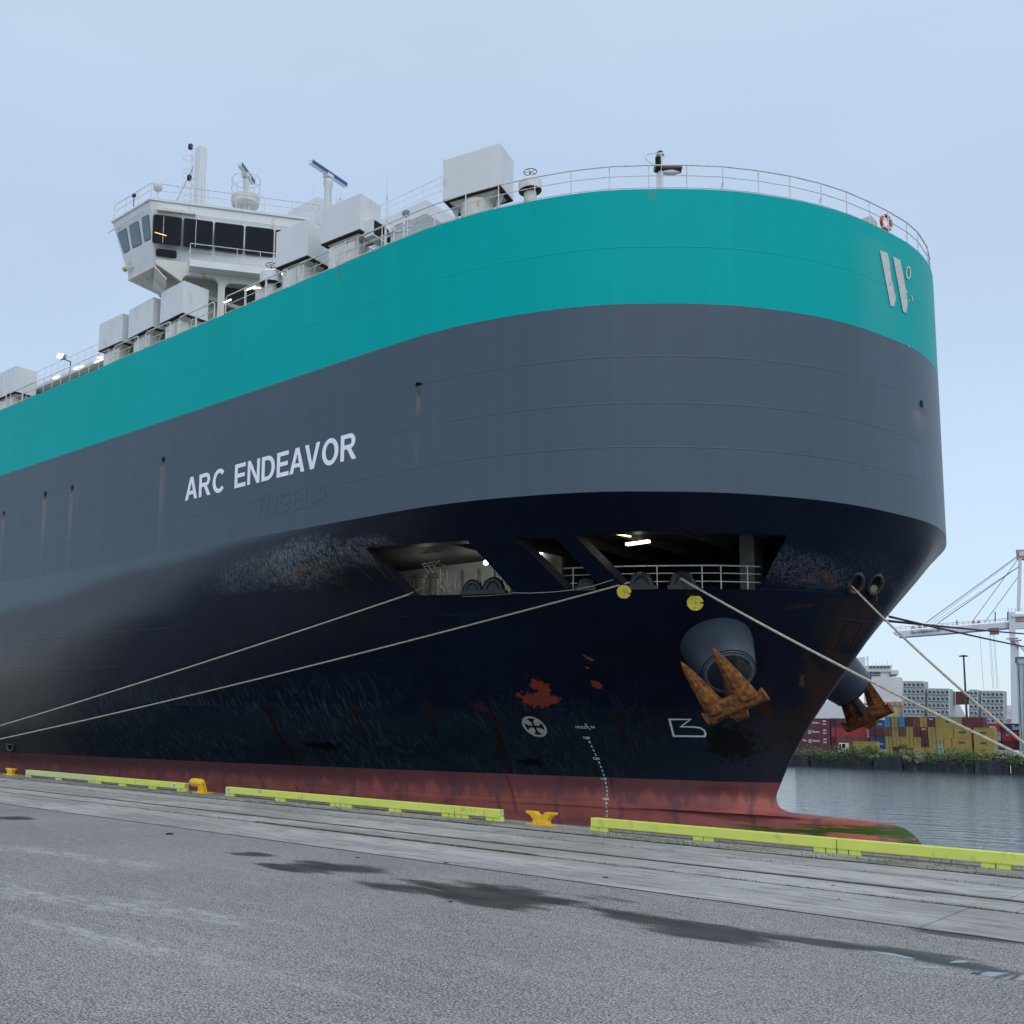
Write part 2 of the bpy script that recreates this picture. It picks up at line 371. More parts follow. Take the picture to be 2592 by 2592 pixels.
# ================================================================ SHIP
CL = 50.3; ZD = 25.5; ZT = 20.57; ZK = 12.79; ZB = 1.15
DG = np.array([0, .25, .5, 1, 2, 3.1, 4.1, 6.2, 8.3, 10.7, 13.5, 16, 20, 25, 32, 40, 50, 60, 75, 100, 216])
LV = [  # z, stem x, half breadth at each distance aft of the stem
 (12.79, -12.45, [0, 2.1, 3.0, 4.7, 6.9, 8.8, 10.2, 12.3, 13.9, 15.0, 15.8, 16.1, 16.13, 16.13, 16.13, 16.13, 16.13, 16.13, 16.13, 16.13, 16.13]),
 (11.6, -13.0, [0, 1.2, 2.0, 3.4, 5.7, 7.7, 9.1, 11.2, 12.5, 13.5, 14.4, 15.1, 15.9, 16.13, 16.13, 16.13, 16.13, 16.13, 16.13, 16.13, 16.13]),
 (9.5, -14.1, [0, .75, 1.45, 2.6, 4.6, 6.3, 7.4, 8.9, 10.1, 11.1, 12.1, 13.0, 14.2, 15.3, 16.0, 16.13, 16.13, 16.13, 16.13, 16.13, 16.13]),
 (6.5, -16.15, [0, .45, .85, 1.55, 2.8, 3.9, 4.8, 6.3, 7.6, 8.9, 10.1, 11.1, 12.4, 13.7, 15.0, 15.8, 16.13, 16.13, 16.13, 16.13, 16.13]),
 (3.08, -18.1, [0, .25, .45, .85, 1.6, 2.3, 3.0, 4.2, 5.35, 6.5, 7.8, 8.8, 10.2, 11.7, 13.4, 14.8, 15.7, 16.0, 16.13, 16.13, 16.13]),
 (1.10, -19.05, [0, .2, .36, .66, 1.2, 1.75, 2.25, 3.2, 4.15, 5.2, 6.3, 7.2, 8.6, 10.1, 11.8, 13.4, 14.8, 15.6, 16.0, 16.13, 16.13]),
 (.50, -19.26, [0, .24, .4, .7, 1.2, 1.75, 2.2, 3.1, 4.0, 5.1, 6.1, 7.0, 8.3, 9.8, 11.5, 13.1, 14.5, 15.4, 16.0, 16.13, 16.13]),
 (.10, -19.16, [0, .32, .5, .8, 1.3, 1.8, 2.2, 3.1, 4.0, 5.0, 6.0, 6.9, 8.2, 9.7, 11.4, 13.0, 14.4, 15.3, 16.0, 16.13, 16.13]),
 (-.16, -18.6, [0, .35, .52, .8, 1.3, 1.8, 2.3, 3.2, 4.1, 5.1, 6.1, 6.9, 8.2, 9.7, 11.4, 13.0, 14.4, 15.3, 16.0, 16.13, 16.13]),
 (-.24, -17.4, [0, .3, .45, .7, 1.1, 1.5, 1.8, 2.4, 3.25, 4.2, 5.3, 6.2, 7.5, 9.1, 10.9, 12.6, 14.0, 15.2, 16.0, 16.13, 16.13]),
 (-.30, -14.6, [0, .3, .45, .65, .9, 1.0, 1.1, 1.4, 2.0, 3.05, 4.2, 5.25, 6.7, 8.3, 10.3, 12.0, 13.7, 15.1, 16.0, 16.13, 16.13]),
 (-.60, -13.65, [0, .5, .75, 1.05, 1.35, 1.5, 1.55, 1.6, 1.9, 2.7, 3.9, 5.0, 6.4, 8.0, 10.0, 11.8, 13.5, 15.0, 16.0, 16.13, 16.13]),
 (-1.3, -13.12, [0, .75, 1.05, 1.4, 1.75, 1.85, 1.9, 1.95, 2.1, 2.6, 3.7, 4.8, 6.2, 7.8, 9.8, 11.6, 13.4, 14.9, 16.0, 16.13, 16.13]),
 (-3.0, -12.9, [0, .85, 1.2, 1.6, 2.0, 2.1, 2.15, 2.15, 2.2, 2.6, 3.6, 4.7, 6.1, 7.7, 9.7, 11.5, 13.3, 14.9, 16.0, 16.13, 16.13]),
 (-6.0, -13.4, [0, .7, 1.0, 1.3, 1.7, 1.8, 1.9, 2.0, 2.5, 3.4, 4.6, 5.6, 7.0, 8.5, 10.3, 12.0, 13.7, 14.7, 15.9, 16.0, 16.0])]
def _fix(l):
    z, xs, b = l; k = 50.3/49.1
    if z < 12.5: z, xs = 3+(z-3)*k, xs*k
    if z > 11: xs = -12.3-(12.79-min(z, 12.79))*.42
    sh_ = max(xs+19.6, 0) if z < .3 else 0
    if 5 < z < 10.5: xs += .28
    return (z, xs, [v+1.2*min(1, max(d-sh_*.95, 0)/(2.0 if z > 1 else 3.0))**(.75 if z < 9 else .5) if d else 0 for v, d in zip(b, DG)])
LV = [_fix(l) for l in LV]; LV.sort(key=lambda a: a[0])
_ref = min(LV, key=lambda l: abs(l[0]-.03) if l[0] > -.1 else 9)
def _blend(l):           # below the waterline the side simply continues, with the bulb merged into it
    z, xs, b = l
    if z >= _ref[0]: return l
    o = []
    for d, v in zip(DG, b):
        dr = _ref[1]-(xs-d); br = float(np.interp(math.sqrt(max(dr, 0)), np.sqrt(DG), _ref[2]))*(1-.012*(_ref[0]-z)) if dr > 0 else 0
        bu = float(np.interp(min(d, 4.1), DG, b)) if d <= 4.1 else float(np.interp(4.1, DG, b))
        bu = min(bu, 2.2); o.append((bu**4+br**4)**.25 if d else 0)
    return (z, xs, o)
LV = [_blend(l) for l in LV]
LZ = np.array([l[0] for l in LV]); LS = np.array([l[1] for l in LV]); LB = np.array([l[2] for l in LV])
def pchip(x, y, xq):       # monotone cubic along the first axis of y
    h = np.diff(x); dl = np.diff(y, axis=0)/h.reshape(-1, *[1]*(y.ndim-1)); m = np.zeros_like(y)
    hh = h.reshape(-1, *[1]*(y.ndim-1)); w1 = 2*hh[1:]+hh[:-1]; w2 = hh[1:]+2*hh[:-1]
    with np.errstate(divide='ignore', invalid='ignore'):
        mid = (w1+w2)/(w1/dl[:-1]+w2/dl[1:])
    mid = np.where(dl[:-1]*dl[1:] > 0, mid, 0); m[1:-1] = mid; m[0] = dl[0]; m[-1] = dl[-1]
    xq = np.clip(xq, x[0], x[-1]); i = np.clip(np.searchsorted(x, xq)-1, 0, len(x)-2)
    t = (xq-x[i])/h[i]
    H = h[i]
    return (2*t**3-3*t**2+1)*y[i]+(t**3-2*t**2+t)*H*m[i]+(-2*t**3+3*t**2)*y[i+1]+(t**3-t**2)*H*m[i+1]
SD = np.sqrt(DG)
_cache = {}
def level(z):
    z = min(z, ZK); k = round(z, 3)
    if k not in _cache:
        _cache[k] = (float(pchip(LZ, LS, np.array(k))), np.asarray(pchip(LZ, LB, np.array(k))).reshape(-1))
    return _cache[k]
def hb(d, z):
    xs, b = level(z); d = max(d, 0)
    return float(pchip(SD, b, np.array(math.sqrt(min(d, 215)))))
def stem(z): return level(z)[0]
def half(x, z): return hb(stem(z)-x, z) if x < stem(z) else -1.0
def H(x, z, off=0.0):           # point on the starboard side
    e_ = .05; b = half(x, z); n = hnorm(x, z) if off else Vector((0, -1, 0))
    return Vector((x, CL-b, z))+n*off
def hnorm(x, z, side=-1):
    z = max(z, ZK+.05) if z > ZK-.02 else z
    d = max(stem(z)-x, .02); d0, d1 = d*.8, d*1.2+.02
    zz = z+.1 if z < ZK-.15 or z > ZK else z-.1
    a = Vector((stem(z)-d0, CL+side*hb(d0, z), z)); b = Vector((stem(z)-d1, CL+side*hb(d1, z), z)); o = (a+b)/2
    dz = (stem(z)-o.x)-stem(z)+stem(zz); c = Vector((o.x, CL+side*hb(stem(zz)-o.x, zz), zz))
    if abs(c.y-o.y) > 1.2 or stem(zz)-o.x < .05: c = Vector((o.x+stem(zz)-stem(z), o.y, zz))
    n = (b-a).cross(c-o)
    if n.y*side < 0: n = -n
    return n.normalized()
def hull(u, v, lo=25, hi=75):    # where the sight line through a picture point meets the hull
    r = ray(u, v)
    def f(Y):
        t = Y/r[1]; x, z = r[0]*t, r[2]*t+CAMZ
        return half(x, z)-abs(Y-CL) if x < stem(z) else -1
    Y = 30.0
    while Y < 58:
        Y += .2
        if f(Y) >= 0:
            a, b = Y-.2, Y
            for _ in range(26):
                c = (a+b)/2
                if f(c) >= 0: b = c
                else: a = c
            return atY(u, v, b)
    return atY(u, v, CL)
def hull_off(u, v, off):
    p = hull(u, v); return p+hnorm(p.x, p.z, -1 if p.y <= CL else 1)*off
ship = empty('car_carrier_ship', (-100, CL, ZW), 'huge moored car carrier with teal, slate grey and dark navy hull', 'ship')
def xz(u, v): p = hull(u, v); return p.x, p.z
def hull_mat(name, base, rough=.38, seams=(), streaks=(), patches=(), scr=(), segs=(), vs=6.5, extra=None, var=.10, spec=.4):
    m = bpy.data.materials.new(name); m.use_nodes = True; t = m.node_tree; p = t.nodes['Principled BSDF']; g = NG(t)
    geo = t.nodes.new('ShaderNodeNewGeometry'); P = geo.outputs['Position']; X, Y, Z = g.xyz(P)
    side = g.ramp(Y, CL-.01, CL+.01, 1, 0)
    big = g.noise(P, .13, 5); run = g.noise(P, 1.0, 6, (1.6, 1.6, .07)); fine = g.noise(P, 6, 6)
    c = g.mix(1.0, base, g.ramp(big, .3, .7, 1-var, 1+var), 'MULTIPLY')
    c = g.mix(1.0, c, g.ramp(run, .3, .75, 1-var*.7, 1+var*1.1), 'MULTIPLY')
    if extra: c = extra(g, P, X, Y, Z, c)
    hgt = 0.0
    for z in seams:
        k = g.ramp(g.m('ABSOLUTE', g.m('SUBTRACT', Z, z)), .035, .012); hgt = g.m('ADD', hgt, k)
        c = g.mix(g.m('MULTIPLY', k, .10), c, (.012, .014, .018))
    fr = g.m('ABSOLUTE', g.m('SUBTRACT', g.m('FRACT', g.m('DIVIDE', X, vs)), .5)); k = g.ramp(fr, .006, .002)
    hgt = g.m('ADD', hgt, g.m('MULTIPLY', k, .3)); c = g.mix(g.m('MULTIPLY', k, .04), c, (.02, .02, .03))
    for (x0, z0, wd, ln, col, am) in streaks:
        dx = g.m('ABSOLUTE', g.m('SUBTRACT', g.m('ADD', X, g.m('MULTIPLY', g.m('SUBTRACT', fine, .5), wd*.6)), x0))
        k = g.m('MULTIPLY', g.ramp(dx, wd, wd*.15), g.m('MULTIPLY', g.ramp(Z, z0+.02, z0-.05), g.ramp(Z, z0-ln, z0-ln*.25)))
        c = g.mix(g.m('MULTIPLY', g.m('MULTIPLY', k, am), side), c, col)
    nz = g.noise(P, 2.6, 8, (1, 1, 1.3), .68)
    for (x0, z0, rx, rz, rot, col, am, amp, soft) in patches:
        k = g.ell(X, Z, x0, z0, rx, rz, nz, amp*2.4, rot, soft); c = g.mix(g.m('MULTIPLY', g.m('MULTIPLY', k, am), side), c, col)
    for (x0, z0, rx, rz, rot, col, am, st) in scr:       # scratched, chipped areas
        q = t.nodes.new('ShaderNodeMapping'); q.inputs['Rotation'].default_value = (0, .45, 0); q.inputs['Scale'].default_value = st
        t.links.new(P, q.inputs[0]); s1 = g.noise(q.outputs[0], 3.2, 9, None, .75)
        area = g.ell(X, Z, x0, z0, rx, rz, nz, 1.3, rot, .6)
        rid = g.ramp(g.m('ABSOLUTE', g.m('SUBTRACT', s1, .5)), .028, .004); chip = g.ramp(s1, .60, .66)
        k = g.m('MULTIPLY', area, g.m('MAXIMUM', rid, chip)); c = g.mix(g.m('MULTIPLY', g.m('MULTIPLY', k, am), side), c, col)
    for (xa, za, xb, zb, wd, col, am) in segs:
        L = math.hypot(xb-xa, zb-za); ux, uz = (xb-xa)/L, (zb-za)/L
        dx = g.m('SUBTRACT', X, xa); dz = g.m('SUBTRACT', Z, za)
        al = g.m('ADD', g.m('MULTIPLY', dx, ux), g.m('MULTIPLY', dz, uz)); ac = g.m('ABSOLUTE', g.m('ADD', g.m('ADD', g.m('MULTIPLY', dx, -uz), g.m('MULTIPLY', dz, ux)), g.m('MULTIPLY', g.m('SUBTRACT', nz, .5), wd*2.4)))
        k = g.m('MULTIPLY', g.ramp(ac, wd, wd*.3), g.m('MULTIPLY', g.ramp(al, 0, L*.12), g.ramp(al, L, L*.7)))
        c = g.mix(g.m('MULTIPLY', g.m('MULTIPLY', k, am), side), c, col)
    t.links.new(c, p.inputs['Base Color']); p.inputs['Roughness'].default_value = rough; p.inputs['Specular IOR Level'].default_value = spec
    b = t.nodes.new('ShaderNodeBump'); b.inputs['Strength'].default_value = .35; b.inputs['Distance'].default_value = .03
    wav = g.noise(P, .42, 3, (1, 1, .8)); t.links.new(g.m('ADD', hgt, g.m('MULTIPLY', wav, 1.3)), b.inputs['Height']); t.links.new(b.outputs[0], p.inputs['Normal'])
    return m
RUST = (.13, .035, .012); DRUST = (.035, .014, .008)
TEAL = (0.0, .38, .365); GREY = (.066, .098, .127); NAVY = (.0036, .0085, .024)
tealm = hull_mat('teal_hull_paint', TEAL, .42, seams=(23.0,), streaks=[(*xz(858, 673), .12, 1.0, (.10, .16, .08), .7), (*xz(1650, 484), .2, .5, (.12, .25, .2), .5), (-13.0, 24.9, .5, 9, (.12, .42, .40), .2)], var=.025, spec=.07)  # the wide pale streak by the stem paints in a reflection
st = []
for (u, v, wd, ln, am) in [(414, 1163, .32, 3.8, .8), (183, 1236, .34, 3.4, .8), (115, 1252, .4, 3.6, .95), (10, 1299, .3, 2.2, .8), (1061, 985, .2, 1.2, .6), (2332, 1026, .10, 1.2, .7)]:
    x, z = xz(u, v); st.append((x, z, wd*.6, ln*.6, (.085, .028, .016), am)); st.append((x-.05, z-.3, wd*1.1, ln, (.19, .165, .155), am*.75)); st.append((x-.1, z-2, wd*.8, ln*1.8, (.11, .14, .18), .4))
greym = hull_mat('grey_hull_paint', GREY, .40, seams=(18.35, 16.4, 14.6), streaks=st, var=.04, spec=.25)
# lower hull paint: navy, shade of the flare painted in as a fade aft
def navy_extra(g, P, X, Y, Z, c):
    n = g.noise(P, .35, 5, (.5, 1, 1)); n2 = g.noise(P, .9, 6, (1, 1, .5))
    # painted shade: dark tone thins through slate to grey where the flare ends
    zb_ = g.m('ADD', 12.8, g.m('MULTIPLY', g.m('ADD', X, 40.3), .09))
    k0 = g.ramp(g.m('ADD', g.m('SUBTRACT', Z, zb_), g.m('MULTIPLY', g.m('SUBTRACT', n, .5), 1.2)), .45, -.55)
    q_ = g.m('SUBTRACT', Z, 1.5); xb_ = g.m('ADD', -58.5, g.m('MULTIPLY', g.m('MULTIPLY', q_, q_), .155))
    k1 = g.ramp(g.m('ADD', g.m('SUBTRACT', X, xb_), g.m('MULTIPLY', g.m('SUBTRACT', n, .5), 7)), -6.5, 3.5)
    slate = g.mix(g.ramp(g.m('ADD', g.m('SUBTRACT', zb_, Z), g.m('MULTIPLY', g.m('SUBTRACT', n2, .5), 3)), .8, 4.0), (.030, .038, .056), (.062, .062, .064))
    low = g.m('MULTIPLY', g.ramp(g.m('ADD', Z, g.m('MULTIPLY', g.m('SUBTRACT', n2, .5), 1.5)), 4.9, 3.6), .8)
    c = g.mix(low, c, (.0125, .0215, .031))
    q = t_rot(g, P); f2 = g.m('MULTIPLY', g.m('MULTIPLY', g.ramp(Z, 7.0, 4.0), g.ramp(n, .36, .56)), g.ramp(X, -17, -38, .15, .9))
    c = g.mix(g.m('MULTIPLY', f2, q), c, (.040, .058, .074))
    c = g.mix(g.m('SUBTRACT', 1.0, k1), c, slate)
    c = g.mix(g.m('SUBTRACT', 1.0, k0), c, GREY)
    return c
def t_rot(g, P):
    q = g.n.new('ShaderNodeMapping'); q.inputs['Rotation'].default_value = (0, -.35, 0); q.inputs['Scale'].default_value = (5.5, 1, .11); g.l.new(P, q.inputs[0])
    return g.ramp(g.noise(q.outputs[0], 2.0, 6), .50, .62)
def PT(u, v, ru, rv, rot, col, am=1, amp=.9, soft=.15):   # picture-measured patch on the hull
    x, z = xz(u, v); xr, zr = xz(u+ru, v); xu, zu = xz(u, v-rv)
    return (x, z, abs(xr-x)+.02, max(abs(zu-z), .05), rot, col, am, amp, soft)
RED = (.30, .055, .03)
pat = [PT(1360, 1772, 50, 20, 0, RED, 1, 1.2, .1), PT(1368, 1740, 20, 26, .3, RED, 1, 1.3, .1), PT(1490, 1666, 11, 5, -.6, RED, 1, 1, .1), PT(1510, 1734, 12, 10, -.8, RED, 1, 1, .1),
       PT(1486, 1690, 4, 3, 0, RED, 1, .7, .1),
       PT(1850, 1880, 80, 52, 0, (.0015, .003, .003), .95, 1.2, .3), PT(820, 1889, 50, 13, 0, (.001, .002, .002), .95, 1.0, .3), PT(1352, 1930, 38, 11, 0, (.001, .002, .002), .9, 1.4, .3), PT(1600, 1650, 130, 60, 0, (.003, .006, .006), .5, 1, .5),
       PT(2095, 1462, 20, 22, .2, (.075, .028, .016), .8, 1.3, .4), PT(2045, 1470, 18, 12, .2, (.07, .03, .02), .7, 1.3, .3), PT(2268, 1490, 12, 16, 0, (.07, .03, .02), .7, 1.3, .5),
       PT(2235, 1545, 9, 22, 0, (.06, .025, .016), .7, 1.1, .5), PT(2020, 1535, 46, 6, .3, (.04, .026, .015), .8, 1.6, .5),
       PT(2145, 1600, 34, 60, -.35, (.045, .022, .016), .65, 1.2, .6), PT(2060, 1720, 34, 80, -.2, (.04, .02, .013), .8, 1.2, .6), PT(2032, 1722, 6, 20, -.5, (.14, .05, .014), .8, 1.1, .5), PT(2000, 1840, 40, 70, -.2, (.022, .016, .012), .7, 1, .6),
       PT(2002, 1866, 9, 8, 0, (.001, .001, .001), 1, .8, .1), PT(1935, 1795, 16, 26, 0, (.04, .018, .01), .8, 1.3, .5),
       PT(1215, 1788, 16, 16, 0, (.09, .03, .012), .6, 1.5, .5), PT(1080, 1790, 18, 24, 0, (.05, .022, .01), .5, 1.5, .5), PT(1560, 1808, 16, 22, 0, (.03, .014, .006), .8, 1.3, .5), PT(1612, 1808, 14, 20, 0, (.012, .008, .005), .8, 1.3, .5), PT(895, 1800, 12, 20, 0, (.04, .02, .01), .6, 1.2, .5),
       PT(1660, 1845, 40, 20, 0, (.014, .011, .007), .6, 1.2, .5),
       PT(765, 1449, 22, 7, .25, (.15, .05, .02), .8, 1.2, .3)]
def SG(u0, v0, u1, v1, wd, col, am): a = xz(u0, v0); b = xz(u1, v1); return (*a, *b, wd, col, am)
sg = [SG(664, 1380, 745, 1520, .10, (.05, .022, .014), .9), SG(825, 1425, 890, 1510, .13, (.045, .018, .011), .9), SG(862, 1385, 955, 1482, .08, (.07, .028, .015), .8), SG(930, 1405, 990, 1475, .08, (.11, .035, .016), .8), SG(720, 1462, 820, 1432, .06, (.07, .03, .016), .7),
      SG(665, 1768, 757, 2000, .22, (.022, .008, .006), .95), SG(1238, 1780, 1285, 1970, .2, (.022, .012, .007), .8), SG(895, 1380, 1010, 1385, .10, (.02, .008, .006), .8)]
sg += [SG(2166, 1500, 2080, 1700, .28, (.045, .021, .013), .7), SG(2080, 1690, 1990, 1930, .38, (.028, .016, .011), .75), SG(2214, 1506, 2160, 1640, .22, (.05, .024, .015), .65), SG(2120, 1500, 2062, 1640, .25, (.03, .018, .014), .55), SG(2150, 1640, 2030, 1850, .3, (.05, .02, .012), .6),
       SG(1940, 1780, 1955, 1900, .14, (.03, .014, .009), .7), SG(1560, 1800, 1590, 1900, .16, (.02, .010, .006), .7), SG(895, 1790, 935, 1890, .16, (.016, .010, .007), .7), SG(1080, 1780, 1110, 1880, .16, (.02, .011, .007), .7)]
scr = [(*xz(760, 1425), abs(xz(930, 1425)[0]-xz(760, 1425)[0]), 1.3, .12, (.27, .29, .31), .95, (2.6, 1, .55)),
       (*xz(640, 1450), 4.2, 1.0, .1, (.19, .21, .23), .75, (2.4, 1, .9)), (*xz(930, 1395), 2.0, .8, 0, (.25, .27, .29), .85, (2.4, 1, .9)),
       (*xz(2025, 1440), 1.6, .9, .0, (.26, .27, .28), .6, (1.3, 1, .9)), (*xz(2270, 1470), .8, 1.4, .5, (.12, .13, .14), .4, (1.3, 1, .5))]
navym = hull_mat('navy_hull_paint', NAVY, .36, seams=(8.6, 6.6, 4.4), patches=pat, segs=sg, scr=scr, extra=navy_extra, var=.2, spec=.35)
def boot_extra(g, P, X, Y, Z, c):
    n = g.noise(P, .35, 6, (1, 1, 1.6)); n2 = g.noise(P, 1.5, 7, (1.3, 1, .16)); n3 = g.noise(P, .9, 6, (.25, .5, 3.2), .7)
    up = g.ramp(g.m('ADD', Z, g.m('MULTIPLY', g.m('SUBTRACT', n2, .5), 2.6)), .05, .55)
    c = g.mix(g.m('MULTIPLY', up, .75), c, (.155, .062, .072))
    n4 = g.noise(P, .55, 5, (.6, 1, 2.5)); c = g.mix(g.ramp(n4, .5, .62, 0, .5), c, (.20, .07, .075))
    # vertical weld-line grime every few metres
    fr = g.m('ABSOLUTE', g.m('SUBTRACT', g.m('FRACT', g.m('DIVIDE', g.m('ADD', X, g.m('MULTIPLY', g.m('SUBTRACT', n, .5), 2.2)), 2.7)), .5))
    c = g.mix(g.m('MULTIPLY', g.ramp(fr, .09, .02), .6), c, (.13, .065, .085))
    af = g.ramp(X, -30, -58); c = g.mix(g.m('MULTIPLY', af, .55), c, (.12, .062, .062))
    # green weed on the bulb
    al = g.m('MULTIPLY', g.ramp(X, -22, -19.5), g.m('MULTIPLY', g.ramp(n3, .47, .53), g.ramp(Z, -.42, -.62)))
    c = g.mix(al, c, (.035, .085, .008))
    al2 = g.m('MULTIPLY', g.ramp(X, -15.2, -14.0), g.m('MULTIPLY', g.ramp(n3, .40, .47), g.ramp(Z, -.40, -.55))); c = g.mix(g.m('MULTIPLY', al2, .8), c, (.035, .08, .008))
    return c
bst = [(*xz(1542, 1956), .10, 1.3, (.12, .03, .035), .8)]
bootm = hull_mat('red_boot_paint', (.41, .112, .090), .55, seams=(.02,), streaks=bst, segs=[SG(747, 1985, 765, 2030, .12, (.25, .03, .02), .8), SG(1276, 1952, 1310, 2070, .10, (.14, .03, .03), .7)], extra=boot_extra, var=.10, spec=.25)

def dsamp():
    a = [(i/46)**2*32 for i in range(47)]
    return a+[35, 38, 42, 46, 50, 55, 60, 67, 75, 85, 100, 130, 170, 215]
DS = dsamp()
def hull_part(name, zs, m, label, cut=None):
    bm = bmesh.new()
    for sgn in (-1, 1):
        rows = []
        for z in zs:
            xs, b = level(z); row = []
            bb = [float(pchip(SD, b, np.array(math.sqrt(d)))) for d in DS]
            for d, q in zip(DS, bb): row.append(bm.verts.new((xs-d, CL+sgn*q, z)))
            rows.append(row)
        for r0, r1 in zip(rows[:-1], rows[1:]):
            for i in range(len(DS)-1):
                f = (r0[i], r0[i+1], r1[i+1], r1[i]); bm.faces.new(f if sgn < 0 else f[::-1])
    bmesh.ops.remove_doubles(bm, verts=bm.verts, dist=.004)
    if cut: cut(bm)
    for f in bm.faces: f.smooth = True
    bmesh.ops.recalc_face_normals(bm, faces=bm.faces)
    # make sure normals point outward
    up = sum((f.normal.y*(1 if f.calc_center_median().y > CL else -1))*f.calc_area() for f in bm.faces)
    if up < 0: bmesh.ops.reverse_faces(bm, faces=bm.faces)
    me = bpy.data.meshes.new(name); bm.to_mesh(me); bm.free(); me.materials.append(m)
    o = bpy.data.objects.new(name, me); COL.objects.link(o); o.parent = ship; o.matrix_parent_inverse = wm(ship).inverted()
    tag(o, label); return o
hull_part('upper_hull_band', [ZT, 22.2, 23.9, ZD], tealm, 'bright teal top band of the hull')
hull_part('middle_hull_band', [ZK, 14.5, 16.5, 18.5, ZT], greym, 'slate grey band of the hull')
# openings of the mooring deck: corners measured on the flare (top-left, top-right, bottom-right, bottom-left)
ZS0 = 9.42
OP = {}
for k, q in {'A': [(926, 1387), (1183, 1370), (1302, 1501), (1036, 1511)], 'B': [(1299, 1358), (1398, 1354), (1527, 1493), (1436, 1494)], 'C': [(1449, 1351), (1993, 1354), (1925, 1489), (1588, 1492)]}.items():
    OP[k] = [hull(*a) for a in q]
zt_ = sum(p.z for k in OP for p in OP[k][:2])/6; zb_ = sum(p.z for k in OP for p in OP[k][2:])/6
TOPZ, BOTZ = zt_, zb_
def edges_xz(k):
    tl, tr, br, bl = OP[k]
    return [(bl, tl), (tr, br)]
def cut_open(bm):
    for z in (TOPZ, BOTZ): bmesh.ops.bisect_plane(bm, geom=bm.verts[:]+bm.edges[:]+bm.faces[:], plane_co=(0, 0, z), plane_no=(0, 0, 1), dist=.003)
    for k in OP:
        for a, b in edges_xz(k):
            d = Vector((b.x-a.x, 0, b.z-a.z)).normalized(); n = Vector((d.z, 0, -d.x))
            gg = [f for f in bm.faces if TOPZ+.01 > f.calc_center_median().z > BOTZ-.01]
            gv = {v for f in gg for v in f.verts}; ge = {e for f in gg for e in f.edges}
            bmesh.ops.bisect_plane(bm, geom=list(gv)+list(ge)+gg, plane_co=a, plane_no=n, dist=.003)
    dele = []
    for f in bm.faces:
        c = f.calc_center_median()
        if BOTZ < c.z < TOPZ:
            for k in OP:
                tl, tr, br, bl = OP[k]
                xl = bl.x+(tl.x-bl.x)*(c.z-bl.z)/(tl.z-bl.z); xr = br.x+(tr.x-br.x)*(c.z-br.z)/(tr.z-br.z)
                if xl < c.x < xr: dele.append(f); break
    bmesh.ops.delete(bm, geom=dele, context='FACES')
zl = [ZB+(ZK-ZB)*i/34 for i in range(35)]
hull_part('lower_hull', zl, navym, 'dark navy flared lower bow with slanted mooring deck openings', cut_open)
hull_part('boot_topping', [-5, -3.5, -2.4, -1.8, -1.3, -1.0, -.8, -.6, -.45, -.36, -.30, -.27, -.24, -.20, -.16, -.1, 0, .1, .25, .4, .55, .7, .85, 1.0, ZB], bootm, 'faded red underwater paint with bulbous bow')
# deck plate and gutter edge
white = mat('white_ship_paint', (.66, .68, .69), .5, var=.04, scale=.9, dirt=(.56, .53, .48), dirt_amt=.02, stretch=(1, 1, .3))
white2 = mat('stained_white_paint', (.60, .59, .55), .5, var=.08, scale=1.5, dirt=(.45, .32, .20), dirt_amt=.12, stretch=(1, 1, .35))
dkm = mat('deck_green', (.10, .16, .14), .7, var=.2)
def plan(z, inset, x_aft=-227, port=True, n=60):
    ds = [(i/n)**2*(stem(z)-x_aft) for i in range(n+1)]
    a = [(stem(z)-inset-d*(1), CL-max(hb(d, z)-inset, 0)) for d in ds]
    return a[::-1]+[(x, 2*CL-y) for x, y in a[1:]]
pl = plan(ZD, .02)
mb = MB().add([(x, y, ZD-.01) for x, y in pl], [tuple(range(len(pl)))]); mb.build('weather_deck', dkm, ship)
# ---------------------------------------------------------------- mooring deck inside the bow
navyin = mat('navy_reveal', (.006, .010, .020), .5, var=.25, scale=2, dirt=(.05, .02, .012), dirt_amt=.5)
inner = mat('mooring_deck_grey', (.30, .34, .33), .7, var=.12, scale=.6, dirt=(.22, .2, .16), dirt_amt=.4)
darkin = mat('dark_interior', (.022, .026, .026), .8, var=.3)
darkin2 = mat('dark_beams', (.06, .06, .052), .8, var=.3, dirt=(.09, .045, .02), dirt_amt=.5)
for k in OP:     # plate reveals, swept inboard from each edge of the cut
    tl, tr, br, bl = OP[k]; mb = MB(); dep = .75
    def edge(a, b, n):
        ps = []
        for i in range(n+1):
            x = a.x+(b.x-a.x)*i/n; z = a.z+(b.z-a.z)*i/n
            z = min(max(z, BOTZ), TOPZ); ps.append(H(x, z))
        return ps
    T = lambda p, z: Vector((p.x, p.y, z))
    for a, b, inn in ((T(bl, BOTZ), T(tl, TOPZ), (0.15, 1, 0)), (T(tr, TOPZ), T(br, BOTZ), (-.15, 1, 0)), (T(tl, TOPZ), T(tr, TOPZ), (0, 1, 0)), (T(br, BOTZ), T(bl, BOTZ), (0, .35, 0))):
        ps = edge(a, b, 10 if k == 'C' else 6); v = [p for p in ps]+[p+Vector(inn)*dep for p in ps]; n = len(ps)
        mb.add(v, [(i, i+1, n+i+1, n+i) for i in range(n-1)])
    o = mb.build('opening_reveal', navyin, ship)
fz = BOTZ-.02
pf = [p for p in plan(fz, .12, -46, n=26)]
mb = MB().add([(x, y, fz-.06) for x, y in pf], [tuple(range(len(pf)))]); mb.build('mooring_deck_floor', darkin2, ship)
cz = TOPZ+.55; pc = plan(min(cz, ZK-.05), .2, -46, n=26)
